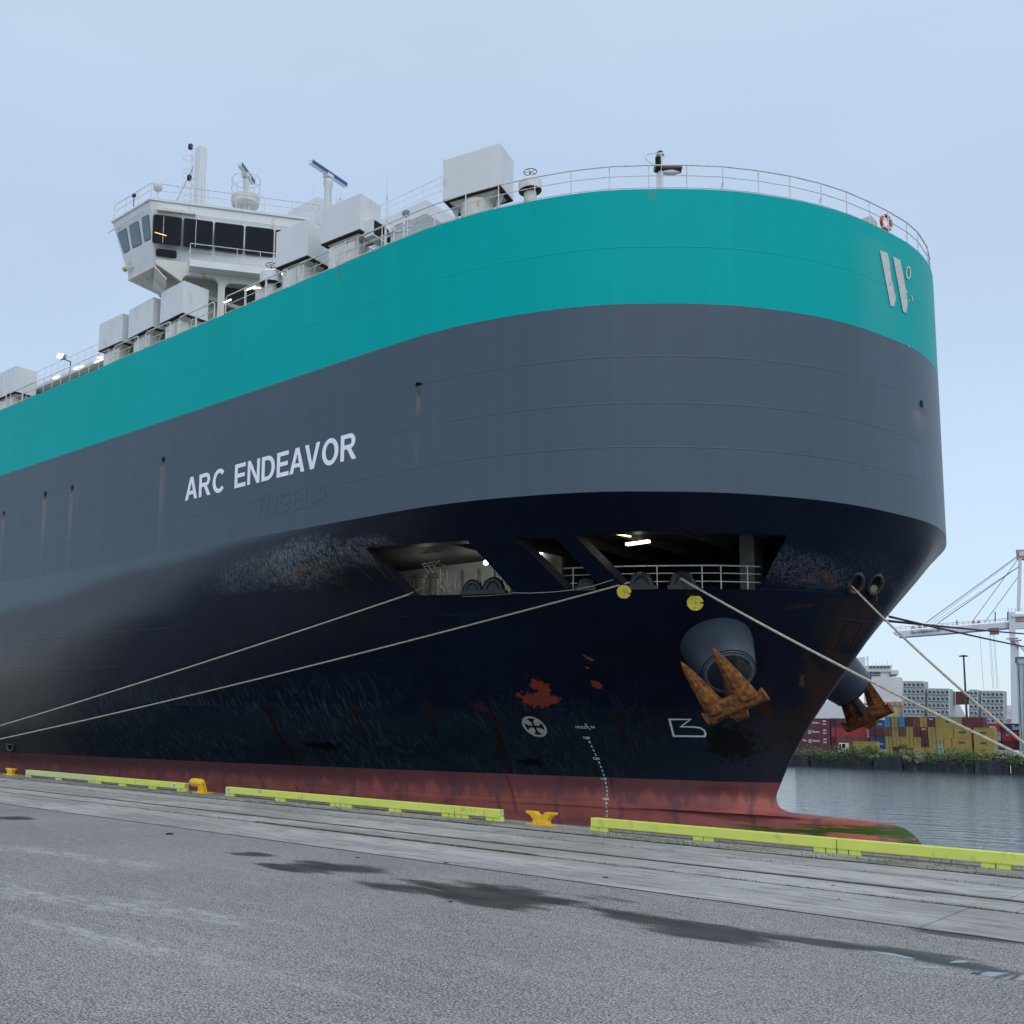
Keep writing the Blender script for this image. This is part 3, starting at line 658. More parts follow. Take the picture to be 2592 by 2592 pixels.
mb = MB().add([(x, y, cz) for x, y in pc], [tuple(range(len(pc)))[::-1]]); mb.build('mooring_deck_ceiling', darkin, ship)
mb = MB()
for i in range(5, 11):
    x = -40+2.3*i; w_h = half(x, TOPZ)-.6; mb.box((x, CL-w_h, cz-.38), (x+.14, CL+min(w_h, 6), cz-.005))
mb.build('ceiling_beams', darkin2, ship)
# lit longitudinal bulkhead behind the aft opening, with vertical stiffeners
mb = MB().box((-46, 42.2, fz-.06), (-26.5, 42.35, cz))
mb.build('bulkhead', inner, ship)
for i in range(13): MB().box((-40+i*1.05, 42.0, fz-.05), (-39.86+i*1.05, 42.195, cz-.4)).build('stiffener', inner, ship)
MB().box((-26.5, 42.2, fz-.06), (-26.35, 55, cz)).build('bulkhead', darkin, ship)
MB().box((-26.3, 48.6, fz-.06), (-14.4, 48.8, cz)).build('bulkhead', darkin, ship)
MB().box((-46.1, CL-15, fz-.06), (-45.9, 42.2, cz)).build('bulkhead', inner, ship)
# pillar at the forward edge of the widest opening
pa = atY(1905, 1420, 44.2)
MB().box((pa.x-.32, 43.6, fz), (pa.x+.32, 44.6, cz)).build('pillar', mat('pillar_grey', (.12, .13, .13), .6, var=.2), ship)
# strip lights and bulkhead lamps
tubem = mat('strip_light', (1, .95, .8), .4, emit=(1, .86, .50), es=3.2)
lampm = mat('lamp_glass', (1, 1, .95), .4, emit=(1, .97, .85), es=9)
def strip(parent, a, b, w=.09, name='strip_light', m=None):
    a, b = Vector(a), Vector(b); d = (b-a)/2; s = d.cross(Vector((0, 0, 1))).normalized()*w
    mb = MB().obox((a+b)/2, d, s, (0, 0, w*.6)); return mb.build(name, m or tubem, parent)
strip(ship, atZ(1586, 1378, cz-.42), atZ(1643, 1370, cz-.42), .10)
strip(ship, atZ(1550, 1350, cz-.42), atZ(1596, 1358, cz-.42), .04)
def lampat(p, r, par=ship):
    o = MB().lathe([(r*.3, -r), (r, -r*.3), (r, r*.3), (r*.3, r)], p, (.5, -.6, 0), 10).build('bulkhead_lamp', lampm, par); return o
lampat(atY(1230, 1424, 40.6), .13); lampat(atY(1368, 1396, 42.0), .15)
def pl_light(name, p, e, col=(1, .95, .85), r=.15):
    l = bpy.data.lights.new(name, 'POINT'); l.energy = e; l.color = col; l.shadow_soft_size = r
    o = bpy.data.objects.new(name, l); o.location = p; COL.objects.link(o); o.parent = ship; o.matrix_parent_inverse = wm(ship).inverted()
pl_light('lamp_light', atY(1230, 1424, 40.6)+Vector((-.5, -.6, -.5)), 34); pl_light('lamp_light', Vector((-33.0, 39.6, cz-1.3)), 42)
pl_light('lamp_light', atZ(1615, 1378, cz-.7), 8)
# sill coaming, rails
railm = mat('white_rail', (.66, .67, .67), .45, var=.1, scale=4, dirt=(.35, .24, .15), dirt_amt=.3)
whitetube = railm
def sillp(u, dz=0, inn=.35):
    p = hull(u, 1489); x = p.x; q = H(x, BOTZ); return Vector((q.x, q.y+inn, BOTZ+dz))
def sill_rail(us, posts, hs=(1.05, .72, .36), parent=ship):
    root = None; pts = [sillp(u) for u in us]
    rl = MB().tube([p+Vector((0, 0, hs[0])) for p in pts], .032).build('guard_rail', railm, parent)
    for h in hs[1:]: MB().tube([p+Vector((0, 0, h)) for p in pts], .02).build('rail_bar', railm, rl)
    for u in posts: p = sillp(u); MB().tube([p, p+Vector((0, 0, hs[0]))], .026).build('post', railm, rl)
    return rl
sill_rail([1540, 1600, 1655, 1710, 1768, 1815, 1890, 1915], [1653, 1768, 1816, 1883])
sill_rail([1412, 1437, 1480], [1437])
sill_rail([1205, 1240, 1275], [1205, 1243], (1.1, .05))
# ladder with hand rails in the aft opening
mb = MB(); L0 = atY(1115, 1492, 39.0); L1 = atY(1068, 1427, 39.0); L2 = atY(1100, 1424, 38.0)
lad = empty('inclined_ladder', L0); lad.parent = ship; lad.matrix_parent_inverse = wm(ship).inverted()
for off in (0, .28, .56):
    o_ = Vector((off*1.1, 0, 0)); MB().tube([L0+o_+Vector((0, 0, -.2)), L1+o_, L1+o_+Vector((.5, 0, .02))], .035).build('hand_rail', railm, lad)
for i in range(6):
    a = L0.lerp(L1, i/5.5); MB().tube([a, a+Vector((.8, 0, -.03))], .028).build('rung', railm, lad)
for u, v0, v1 in ((1142, 1492, 1436), (1154, 1492, 1455), (1163, 1490, 1442), (1114, 1492, 1440), (1131, 1486, 1444)):
    MB().tube([atY(u, v0, 38.5), atY(u, v1, 38.5)], .04).build('post', railm, lad)
MB().tube([atY(1100, 1424, 38.5), atY(1142, 1436, 38.5), atY(1166, 1442, 38.5)], .035).build('hand_rail', railm, lad)
# bitts and panama fairleads
bittm = mat('bitt_paint', (.33, .30, .24), .6, var=.2); darkblue = mat('fairlead_paint', (.006, .009, .016), .4, var=.3, dirt=(.04, .02, .014), dirt_amt=.3)
for u, v in ((1063, 1462), (1098, 1465)):
    p = atY(u, 1505, 38.2); MB().lathe([(.27, 0), (.24, .1), (.24, .85), (.33, .9), (.33, 1.0), (.2, 1.06)], p+Vector((0, 0, -.05)), n=16).build('mooring_bitt', bittm, ship, smooth=True)
def fairlead(u, sc=1.0, inn=.15):
    p = sillp(u, 0, inn); n = hnorm(p.x, BOTZ+.3); n = Vector((n.x, n.y, 0)).normalized(); t = n.cross(Vector((0, 0, 1)))
    mb = MB(); pts = []
    for i in range(13):
        a = math.pi*i/12; pts.append(p+t*math.cos(a)*.36*sc+Vector((0, 0, .06+(.50*math.sin(a))*sc)))
    mb.tube(pts, .15*sc, 8); mb.obox(p-n*.05+Vector((0, 0, .26*sc)), t*.36*sc, n*.14, (0, 0, .30*sc))
    mb.obox(p+Vector((0, 0, .05)), t*.55*sc, n*.26, (0, 0, .09))
    mb.tube([p+n*-.25-t*.2*sc, p+n*-.25-t*.2*sc+Vector((0, 0, .55*sc))], .1*sc, 8).tube([p+n*-.25+t*.2*sc, p+n*-.25+t*.2*sc+Vector((0, 0, .55*sc))], .1*sc, 8)
    mb.build('panama_fairlead', darkblue, ship, smooth=True); return p, n
fl = {u: fairlead(u, s) for u, s in ((1183, 1.0), (1237, 1.1), (1476, .8), (1617, 1.1), (1722, 1.15))}
# closed chocks (oval holes) near the stem
blk = mat('hole_black', (.0015, .0015, .0018), .9, var=.1)
chockm = mat('chock_lip', (.035, .032, .034), .38, var=.3, scale=3, dirt=(.14, .06, .03), dirt_amt=.6)
for u, v in ((2164, 1475), (2213, 1478)):
    p = hull(u, v); n = hnorm(p.x, p.z); n = (n*.6+(Vector((0, 0, CAMZ))-p).normalized()*.5).normalized(); t = n.cross(Vector((0, 0, 1))).normalized(); b = t.cross(n).normalized()
    if b.z < 0: b = -b
    R1, R2 = (.30, .44)
    mb = MB(); k = 24; vs = []
    for i in range(k):
        a = 2*math.pi*i/k; rad = t*math.cos(a)*R1+b*math.sin(a)*R2; ru = rad.normalized()
        for j in range(8):
            q = 2*math.pi*j/8; vs.append(p+rad+ru*.11*math.cos(q)+n*(.04+.13*math.sin(q)))
    mb.add(vs, [(i*8+j, i*8+(j+1) % 8, ((i+1) % k)*8+(j+1) % 8, ((i+1) % k)*8+j) for i in range(k) for j in range(8)])
    ch = mb.build('mooring_chock', chockm, ship, smooth=True)
    MB().add([p+n*.012+t*math.cos(2*math.pi*i/k)*R1+b*math.sin(2*math.pi*i/k)*R2 for i in range(k)], [tuple(range(k))]).build('chock_hole', blk, ch)
    if u > 2190:   # plain metal cheek inside the second chock
        MB().lathe([(.16, 0), (.16, .08)], p+n*.02+t*.02-b*.2, n, 12).build('chock_cheek', mat('bare_metal', (.3, .27, .23), .5), ch)
# small scupper holes in the side
for u, v, r in ((414, 1163, .16), (183, 1234, .15), (115, 1250, .17), (10, 1299, .14), (1061, 974, .17), (2332, 1022, .16), (2188+155, 1453, .01)):
    if r < .05: continue
    p = hull(u, v); n = hnorm(p.x, p.z); MB().lathe([(r, 0), (r, .03), (r*.8, .035)], p-n*.01, n, 14).build('scupper', blk, ship)
p = hull(27, 1882); n = Vector((.3, -1, -.1)).normalized(); t = n.cross(Vector((0, 0, 1))).normalized(); b = t.cross(n)
pk = MB().add([p+n*.03+t*math.cos(2*math.pi*i/20)*.34+b*math.sin(2*math.pi*i/20)*.52 for i in range(20)], [tuple(range(20))]).build('recessed_bitt_pocket', blk, ship)
MB().tube([p+n*.07+t*math.cos(math.pi+math.pi*i/10)*.32+b*(math.sin(math.pi+math.pi*i/10)*.45-.05) for i in range(11)], .05, 6).tube([p+n*.1-b*.05-t*.3, p+n*.1-b*.05+t*.3], .05, 6).build('pocket_rim', mat('pocket_rim', (.07, .09, .12), .5), pk)
# ---------------------------------------------------------------- anchors in their bolster cones
rimc = Vector((-18.50, 42.50, 5.95))
ax = Vector((.50, -.60, -.62)).normalized()
podm = mat('anchor_pod_paint', (.042, .058, .080), .42, var=.14, scale=1.2, dirt=(.045, .05, .055), dirt_amt=.02)
podin = mat('anchor_pod_throat', (.06, .035, .018), .7, var=.5, scale=2.5, dirt=(.02, .012, .008), dirt_amt=.9)
anch = mat('rusty_anchor', (.27, .10, .02), .9, var=.45, scale=3.4, bump=.9, bscale=9, dirt=(.055, .018, .010), dirt_amt=1.0)
def mirror_mesh(o):
    me = o.data.copy()
    for v in me.vertices: v.co.y = 2*CL-v.co.y
    me.flip_normals(); n = bpy.data.objects.new(o.name.split('.')[0], me); COL.objects.link(n)
    return n
pod = MB().lathe([(1.02, .02), (1.09, 0), (1.15, -.10), (1.50, -1.9), (1.58, -2.8), (1.62, -4.6)], rimc, ax, 56).build('anchor_bolster', podm, ship, smooth=True)
lip = MB().lathe([(1.03, .02), (.95, .05), (.82, -.02), (.74, -.22)], rimc, ax, 40).build('bolster_lip', mat('bolster_lip', (.12, .135, .15), .45, var=.2, dirt=(.07, .045, .03), dirt_amt=.4), pod, smooth=True)
thr = MB().lathe([(.75, -.18), (.58, -.7), (.5, -1.6)], rimc, ax, 32).build('bolster_throat', podin, pod, smooth=True)
cap = MB().lathe([(0.001, -1.5), (.55, -1.5)], rimc, ax, 24).build('bolster_throat', blk, pod)
grv = MB().ring(rimc-ax*.06, ax, 1.135, .025, 48, 6).build('rim_groove', blk, pod)
for o, pr in ((pod, ship), (lip, None), (thr, None), (cap, None), (grv, None)):
    n = mirror_mesh(o)
    if pr: mp_ = n; n.parent = ship; n.matrix_parent_inverse = wm(ship).inverted()
    else: n.parent = mp_; n.matrix_parent_inverse = wm(mp_).inverted()
def anchor(mir):
    c = Vector((.905, .10, .40)).normalized(); g = Vector((-.58, -.26, .77)); g = (g-c*g.dot(c)*.55).normalized()
    n = c.cross(g).normalized()
    if n.y > 0: n = -n
    o = atY(1862, 1791, 42.0)
    P = lambda a, b, d: o+c*a*.74+g*b*.96+n*d*.9
    root = empty('ship_anchor', o if not mir else Vector((o.x, 2*CL-o.y, o.z)), ('rust orange ship anchor with two flukes stowed in the near bow bolster' if not mir else 'dark rusty anchor hanging from the far bow bolster beyond the stem'), 'anchor', 'stowed bow anchors')
    def fix(mb):
        if mir: mb.v = [(x, 2*CL-y, z) for x, y, z in [tuple(q) for q in mb.v]]
        return mb
    # crown: heavy bar with flared bills at its ends and a hunched middle
    mb = MB(); secs = [(-1.80, .06, .33, .24), (-1.45, -.06, .26, .20), (-1.02, .10, .36, .30), (-.5, .16, .42, .36), (0, .14, .44, .38), (.5, .16, .42, .36), (1.02, .10, .36, .30), (1.40, -.02, .24, .19), (1.82, .04, .31, .22)]
    vs = []
    for a, b, h, d in secs:
        for x, y in ((-1, -.5), (-.6, -1), (.6, -1), (1, -.4), (1, .4), (.6, 1), (-.6, 1), (-1, .5)): vs.append(P(a, b+x*h, y*d))
    k = 8; mb.add(vs, [(i*k+j, i*k+(j+1) % k, (i+1)*k+(j+1) % k, (i+1)*k+j) for i in range(len(secs)-1) for j in range(k)]+[tuple(range(k)), tuple(range((len(secs)-1)*k, len(secs)*k))])
    mb.add([P(-.5, -.25, -.2), P(.5, -.25, -.2), P(.35, -.62, 0), P(-.35, -.62, 0), P(-.5, -.25, .3), P(.5, -.25, .3)], [(0, 1, 2, 3), (4, 3, 2, 5), (0, 3, 4), (1, 5, 2), (0, 4, 5, 1)])
    fix(mb).build('crown', anch, root, bevel=.03)
    for s_i in (-1, 1):
        mb = MB(); ss = [(.05, .62, .34), (.45, .58, .30), (.95, .50, .24), (1.5, .40, .18), (2.1, .27, .12), (2.5, .15, .07), (2.74, .02, .015)]
        vs = []
        for b, wd, th in ss:
            a0 = s_i*(.90+.10*b*.25)
            for x, y in ((-1, .25), (-.35, 1), (.35, 1), (1, .25), (1, -.3), (0, -.75), (-1, -.3)): vs.append(P(a0+x*wd*1.0, b+.05, y*th+.12+.10*b))
        k = 7; mb.add(vs, [(i*k+j, i*k+(j+1) % k, (i+1)*k+(j+1) % k, (i+1)*k+j) for i in range(len(ss)-1) for j in range(k)]+[tuple(range(k)), tuple(range((len(ss)-1)*k, len(ss)*k))])
        fix(mb).build('fluke', anch, root, bevel=.015)
    a, b_ = P(0, .1, 0), rimc-ax*1.2
    mb = MB().tube([a, a.lerp(b_, .5), b_], [.30, .24, .2], 8); fix(mb).build('shank', podin, root)
    return root
anchor(False); anchor(True)
# ---------------------------------------------------------------- painted markings, laid 2 cm proud on the plating
markm = mat('white_marking', (.84, .87, .93), .5, var=.05); markw = mat('cream_marking', (.50, .49, .44), .6, var=.12, dirt=(.25, .17, .08), dirt_amt=.2)
def conform(vs, fs, fx, name, m, off=.015, parent=ship):   # fx maps (a, b) to (x, z) on the hull
    me = bpy.data.meshes.new(name); pts = []
    bm = bmesh.new(); bv = [bm.verts.new((a, b, 0)) for a, b in vs]
    for f in fs:
        try: bm.faces.new([bv[i] for i in f])
        except ValueError: pass
    for v in bm.verts:
        x, z = fx(v.co.x, v.co.y); v.co = H(x, z, off)
    for f in bm.faces:
        if f.normal.dot(Vector((0, -1, 0))) < 0 and False: f.normal_flip()
    bm.to_mesh(me); bm.free(); return obj(name, me, m, parent)
a = hull(468.7, 1268); b = hull(899, 1160.6); hgt = hull(594, 1235.5); top_ = hull(594.5, 1176); CAP = top_.z-hgt.z
zb0 = (a.z+hgt.z+b.z)/3
def ann(cx_, cy_, rx, ry, ix, iy, a0, a1, n=16):
    return [[(cx_+r_[0]*math.cos(q), cy_+r_[1]*math.sin(q)) for q, r_ in ((A_, (rx, ry)), (B_, (rx, ry)), (B_, (ix, iy)), (A_, (ix, iy)))]
            for A_, B_ in [(math.radians(a0+(a1-a0)*i/n), math.radians(a0+(a1-a0)*(i+1)/n)) for i in range(n)]]
def rc(x0, y0, x1, y1): return [(x0, y0), (x1, y0), (x1, y1), (x0, y1)]
GL = {'A': (.90, [[(0, 0), (.22, 0), (.45, .76), (.45, 1), (.34, 1)], [(.90, 0), (.56, 1), (.45, 1), (.45, .76), (.68, 0)], [(.2866, .22), (.6134, .22), (.565, .38), (.335, .38)]]),
 'R': (.86, [rc(0, 0, .2, 1), rc(.2, .83, .5, 1), rc(.2, .42, .5, .59)]+ann(.5, .71, .29, .29, .09, .12, -90, 90)+[[(.36, .42), (.58, .42), (.86, 0), (.62, 0)]]),
 'C': (.84, ann(.46, .5, .46, .52, .25, .34, 42, 318, 22)), 'E': (.74, [rc(0, 0, .2, 1), rc(.2, 0, .74, .17), rc(.2, .42, .68, .59), rc(.2, .83, .72, 1)]),
 'N': (.80, [rc(0, 0, .19, 1), rc(.61, 0, .8, 1), [(.19, .68), (.61, 0), (.61, .31), (.19, 1)]]), 'D': (.84, [rc(0, 0, .2, 1), rc(.2, .83, .38, 1), rc(.2, 0, .38, .17)]+ann(.38, .5, .46, .5, .25, .33, -90, 90)),
 'V': (.88, [[(0, 1), (.33, 0), (.44, 0), (.44, .24), (.22, 1)], [(.44, 0), (.55, 0), (.88, 1), (.66, 1), (.44, .24)]]), 'O': (.92, ann(.46, .5, .46, .52, .25, .34, 0, 360, 28)),
 'T': (.80, [rc(0, .83, .8, 1), rc(.3, 0, .5, .83)]), 'U': (.80, [rc(0, .36, .2, 1), rc(.6, .36, .8, 1)]+ann(.4, .36, .4, .38, .2, .2, 180, 360)), 'L': (.70, [rc(0, 0, .2, 1), rc(.2, 0, .7, .17)]),
 'G': (.92, ann(.46, .5, .46, .52, .25, .34, 42, 330, 22)+[rc(.50, .36, .90, .53)])}
def word(s_, gap=.12, sp=.58):
    x = 0; o_ = []
    for i, ch in enumerate(s_):
        if ch == ' ': x += sp; continue
        w_, ps = GL[ch]; o_.append((ch, [[(p[0]+x, p[1]) for p in q] for q in ps])); x += w_+(gap if i+1 < len(s_) and (ch+s_[i+1]) not in ('AV', 'EA', 'LA') else (.0 if ch == 'A' else .05))
    return o_, x-gap
def paint_word(s_, P0, P1, cap, m, name, off=.015, thick=0):
    ls, wd = word(s_)
    for ch, qs in ls:
        vs, fs = [], []
        for q in qs: fs.append(tuple(range(len(vs), len(vs)+len(q)))); vs += q
        o = conform(vs, fs, lambda s, t: (P0.x+s/wd*(P1.x-P0.x), P0.z+(P1.z-P0.z)*s/wd+t*cap), name, m, off)
        bm = bmesh.new(); bm.from_mesh(o.data); bmesh.ops.remove_doubles(bm, verts=bm.verts, dist=.002)
        if thick:
            r = bmesh.ops.extrude_face_region(bm, geom=bm.faces[:]); bmesh.ops.translate(bm, verts=[v for v in r['geom'] if isinstance(v, bmesh.types.BMVert)], vec=(0, thick, 0)); bmesh.ops.recalc_face_normals(bm, faces=bm.faces)
        bm.to_mesh(o.data); bm.free()
paint_word('ARC ENDEAVOR', a, b, CAP, markm, 'name_letter')
a2 = hull(645, 1312); b2 = hull(823, 1275); t2 = hull(645, 1258)
ghost = hull_mat('grey_hull_paint_old_name', GREY, .40, var=.05, spec=.25)
paint_word('TUGELA', a2, b2, t2.z-a2.z, ghost, 'former_name_letter', .014, .02)
# draft marks
fx0 = -26.3
allv, allf = [], []
def addtext(s, x, z, sz, al='LEFT', bold=.03, store=None):
    vs, fs = text_mesh(s, sz, bold, 1, al); A, B = store if store is not None else (allv, allf); n = len(A)
    A += [(p[0]+x, p[1]+z) for p in vs]; B += [tuple(i+n for i in f) for f in fs]
for mtr in range(13, 8, -1):
    z = 3.03-(13-mtr)*1.0
    if mtr > 9: addtext(f'{mtr}M', fx0+.13, z, .165, 'RIGHT')
    if mtr < 13:
        for q, k in enumerate((8, 6, 4, 2)): addtext(str(k), fx0, z+.8-.2*q, .165)
hx_, hz0 = xz(1458, 1843); fx_, _ = xz(1497, 1843); sx_, _ = xz(1490, 1843); addtext('HOLD', hx_, hz0, .17, 'LEFT', .012); addtext('FP', fx_, hz0, .17, 'LEFT', .012); allv_n = len(allv)
allv += [(sx_-.08, hz0+.24), (sx_-.04, hz0+.24), (sx_+.05, hz0-.06), (sx_+.01, hz0-.06)]; allf.append((allv_n+3, allv_n+2, allv_n+1, allv_n))
conform(allv, allf, lambda s, t: (s, t), 'draft_marks', markm)['kind'] = 'stuff'
# bow thruster symbol
pc_ = hull(1353, 1839); pr_ = hull(1376, 1845); R = .50
vs, fs = [], []
k = 40
for i in range(k):
    q = 2*math.pi*i/k; vs += [(R*math.cos(q), R*math.sin(q)), (R*.80*math.cos(q), R*.80*math.sin(q))]
fs += [(2*i, 2*((i+1) % k), 2*((i+1) % k)+1, 2*i+1) for i in range(k)]
for j in range(4):       # light sectors left between the four dark flared blades
    q0 = math.radians(45+90*j); n = len(vs); seg = [(0.16*R*math.cos(q0), .16*R*math.sin(q0)), (R*.40*math.cos(q0-.56), R*.40*math.sin(q0-.56))]
    for i in range(7): q = q0+math.radians(-21+7*i); seg.append((R*.80*math.cos(q), R*.80*math.sin(q)))
    seg.append((R*.40*math.cos(q0+.56), R*.40*math.sin(q0+.56))); vs += seg; fs.append(tuple(range(n, n+10)))
conform(vs, fs, lambda s, t: (pc_.x+s, pc_.z+t), 'thruster_symbol', markw, .015)
# bulbous bow symbol: closed outline
def band(poly, wd, closed=True):
    n = len(poly); L, Rr = [], []
    for i in range(n):
        p0 = Vector(poly[i-1]) if (closed or i) else Vector(poly[i]); p1 = Vector(poly[i]); p2 = Vector(poly[(i+1) % n])
        d = ((p1-p0).normalized()+(p2-p1).normalized()); d = d.normalized() if d.length > 1e-4 else (p2-p1).normalized()
        nn = Vector((-d.y, d.x)); kk = 1/max(nn.dot(Vector((-(p2-p1).normalized().y, (p2-p1).normalized().x))), .5)
        L.append(p1+nn*wd*kk); Rr.append(p1-nn*wd*kk)
    vs = [tuple(q) for pr in zip(L, Rr) for q in pr]
    return vs, [(2*i, 2*((i+1) % n), 2*((i+1) % n)+1, 2*i+1) for i in range(n)]
z6 = lambda x, y: (1640+x/2.76, 1500+y/2.76)
bp = [z6(*q) for q in ((150, 884), (296, 884), (230, 935), (325, 937), (368, 945), (392, 960), (402, 985), (396, 1004), (180, 1000))]
bxz = [xz(*q) for q in bp]
vs, fs = band(bxz, .04); conform(vs, fs, lambda s, t: (s, t), 'bulb_symbol', markm, .02)
# company emblem near the stem: two slanted bars and a ring, with flaked remnants
z3_ = lambda x, y: (1740+x/2.76, 340+y/2.76)
def poly_on_hull(pts, name, m, off=.03):
    q = [z3_(*p) for p in pts]; bm = bmesh.new(); bm.faces.new([bm.verts.new((x, y, 0)) for x, y in q])
    ys = [p[1] for p in q]
    for i in range(1, 5):
        yy = min(ys)+(max(ys)-min(ys))*i/5; bmesh.ops.bisect_plane(bm, geom=bm.verts[:]+bm.edges[:]+bm.faces[:], plane_co=(0, yy, 0), plane_no=(0, 1, 0))
    for v in bm.verts: v.co = hull_off(v.co.x, v.co.y, off)
    me = bpy.data.meshes.new(name); bm.to_mesh(me); bm.free(); return obj(name, me, m, ship)
embm = mat('emblem_cream', (.55, .56, .54), .5, var=.08, dirt=(.35, .3, .22), dirt_amt=.2)
poly_on_hull([(1340, 812), (1395, 832), (1412, 930), (1420, 1010), (1432, 1050), (1452, 1145), (1440, 1205), (1415, 1200)], 'emblem_bar', embm)
poly_on_hull([(1432, 855), (1482, 880), (1508, 1010), (1535, 1175), (1525, 1250), (1502, 1240)], 'emblem_bar', embm)
rp = [(1539+18*math.cos(a_), 968+47*math.sin(a_)) for a_ in [2*math.pi*i/28 for i in range(28)]]
ri = [(1539+10*math.cos(a_), 968+34*math.sin(a_)) for a_ in [2*math.pi*i/28 for i in range(28)]]; n28 = 28
rm_ = MB().add([hull_off(*z3_(*p), .03) for pr in zip(rp, ri) for p in pr], [(2*i, 2*((i+1) % n28), 2*((i+1) % n28)+1, 2*i+1) for i in range(n28)]); obj('emblem_ring', rm_.mesh('emblem_ring'), embm, ship)
for pts in ([(1520, 1090), (1530, 1095), (1533, 1108), (1524, 1112)], [(1560, 1122), (1567, 1130), (1572, 1160), (1565, 1168)], [(1545, 1155), (1551, 1160), (1548, 1172), (1542, 1168)], [(1543, 1470), (1549, 1485), (1540, 1492)]):
    poly_on_hull(pts, 'emblem_flake', embm)
# recessed plate outline near the stem
vs, fs = band([(2145, 1574), (2177, 1577), (2180, 1582), (2149, 1646), (2143, 1650), (2112, 1649)], .8)
obj('access_plate', MB().add([hull_off(u, v, .015) for u, v in vs], fs).mesh('access_plate'), blk, ship)
# ---------------------------------------------------------------- mooring lines
def proj(P):
    q = np.array(P)-np.array([0, 0, CAMZ]); d = q@FWD; x = F*(q@RGT)/d; y = -F*(q@UPV)/d
    return CX+x*c_-y*s_, CY+x*s_+y*c_
ropem = mat('cream_rope', (.50, .46, .36), .8, var=.22, scale=9, stretch=(1, 1, 1), bump=.4, bscale=60, dirt=(.30, .26, .19), dirt_amt=.5); darkrope = mat('dark_rope', (.022, .018, .022), .8, var=.3, scale=8)
def solve_end(A, Y, z, u, v, lo, hi, sag):   # quay x so the line passes through the picture point
    def miss(xb):
        B = Vector((xb, Y, z)); best = None
        for i in range(101):
            s = i/100; p = A.lerp(B, s); p.z -= sag*4*s*(1-s)
            if (p.x**2+p.y**2) < 1 or Vector(p-Vector((0, 0, 3))).dot(Vector(FWD)) < 1: continue
            pu, pv = proj(p)
            if best is None or abs(pu-u) < abs(best[0]-u): best = (pu, pv)
        return best[1]-v if best else 1e9
    xs = [lo+(hi-lo)*i/120 for i in range(121)]
    return min(xs, key=lambda x: abs(miss(x)))
def rope(A, B, sag, r, m, label, clear=False):
    n = 60; pts = []
    for i in range(n+1):
        s = i/n; p = A.lerp(B, s); p.z -= sag*4*s*(1-s)
        if clear and i and i < n-6 and p.z > 1.2:      # the line bears lightly on the flare
            u, v = proj(p); h = hull(u, v); o = Vector((0, 0, CAMZ))
            if abs(h.y-CL) > .01 and (h-o).length < (p-o).length+.12: p = h+(o-h).normalized()*.12
        pts.append(p)
    o = MB().tube(pts, r, 8).build('mooring_line', m, smooth=True); return tag(o, label, 'rope', 'mooring lines of the car carrier')
f1 = hull_off(1034, 1500, .12); f2 = fl[1617][0]+fl[1617][1]*.15+Vector((-.15, 0, .32)); f2 = atY(1606, 1471, f2.y); f3 = atY(1722, 1464, fl[1722][0].y-.1)
f4 = hull(2150, 1482)+hnorm(hull(2150, 1482).x, 8.5)*.12
ends = []
for A, u, v, lo, hi, sag, lab in ((f1, 0, 1838, -120, -50, .25, 'cream mooring line from the aft opening, upper one of the two running left'), (f2, 0, 1872, -120, -40, .35, 'cream mooring line passing the half-hidden yellow disc, lower one running left'),
        (f3, 2592, 1921, -12, 12, .3, 'thick cream mooring line running down right across the anchor bolster'), (f4, 2592, 1874, -12, 30, .35, 'cream mooring line running down right from the foremost chock')):
    xb = solve_end(A, 30.5, .45, u, v, lo, hi, sag); ends.append(xb)
    rope(A, Vector((xb, 30.5, .45)), sag, .042 if 'thick' not in lab else .046, ropem, lab, u == 0)
# inboard parts of the near lines
for A, q, r in ((f1, atY(1093, 1475, 38.2), .04), (f2, atY(1626, 1462, f2.y+2.5), .04)):
    MB().tube([A, q], r, 6).build('line_tail', ropem, ship)
pa_, pb_ = atY(2241, 1571, 52.2), atY(2252, 1561, 52.0)
rope(pa_, atD(2760, 1612, 150), .2, .06, darkrope, 'dark mooring line from the far bow, lower start, crossing in front of the crane')
rope(pb_, atD(2760, 1664, 150), .25, .06, darkrope, 'dark mooring line from the far bow, upper start, sinking right across the crane')
def thin(pts, r, name='messenger_line', m=None): return MB().tube(pts, r, 5).build(name, m or ropem, ship)
def onh(u, v, off=.06): p = hull(u, v); return p+hnorm(p.x, p.z)*off
thin([onh(u, v) for u, v in ((1299, 1498), (1340, 1499), (1400, 1496), (1455, 1490), (1500, 1481), (1552, 1464))], .016)
thin([onh(u, v) for u, v in ((1940, 1458), (1990, 1471), (2050, 1484), (2110, 1487), (2150, 1484))], .014, m=darkrope)
thin([onh(u, v) for u, v in ((1920, 1489), (2000, 1491), (2100, 1498), (2200, 1508), (2240, 1516))], .008, m=darkrope)
thin([onh(u, v) for u, v in ((2218, 1488), (2228, 1515), (2235, 1540), (2250, 1562))], .014, m=darkrope)
thin([onh(u, v) for u, v in ((1170, 1508), (1230, 1506), (1299, 1500))], .012)
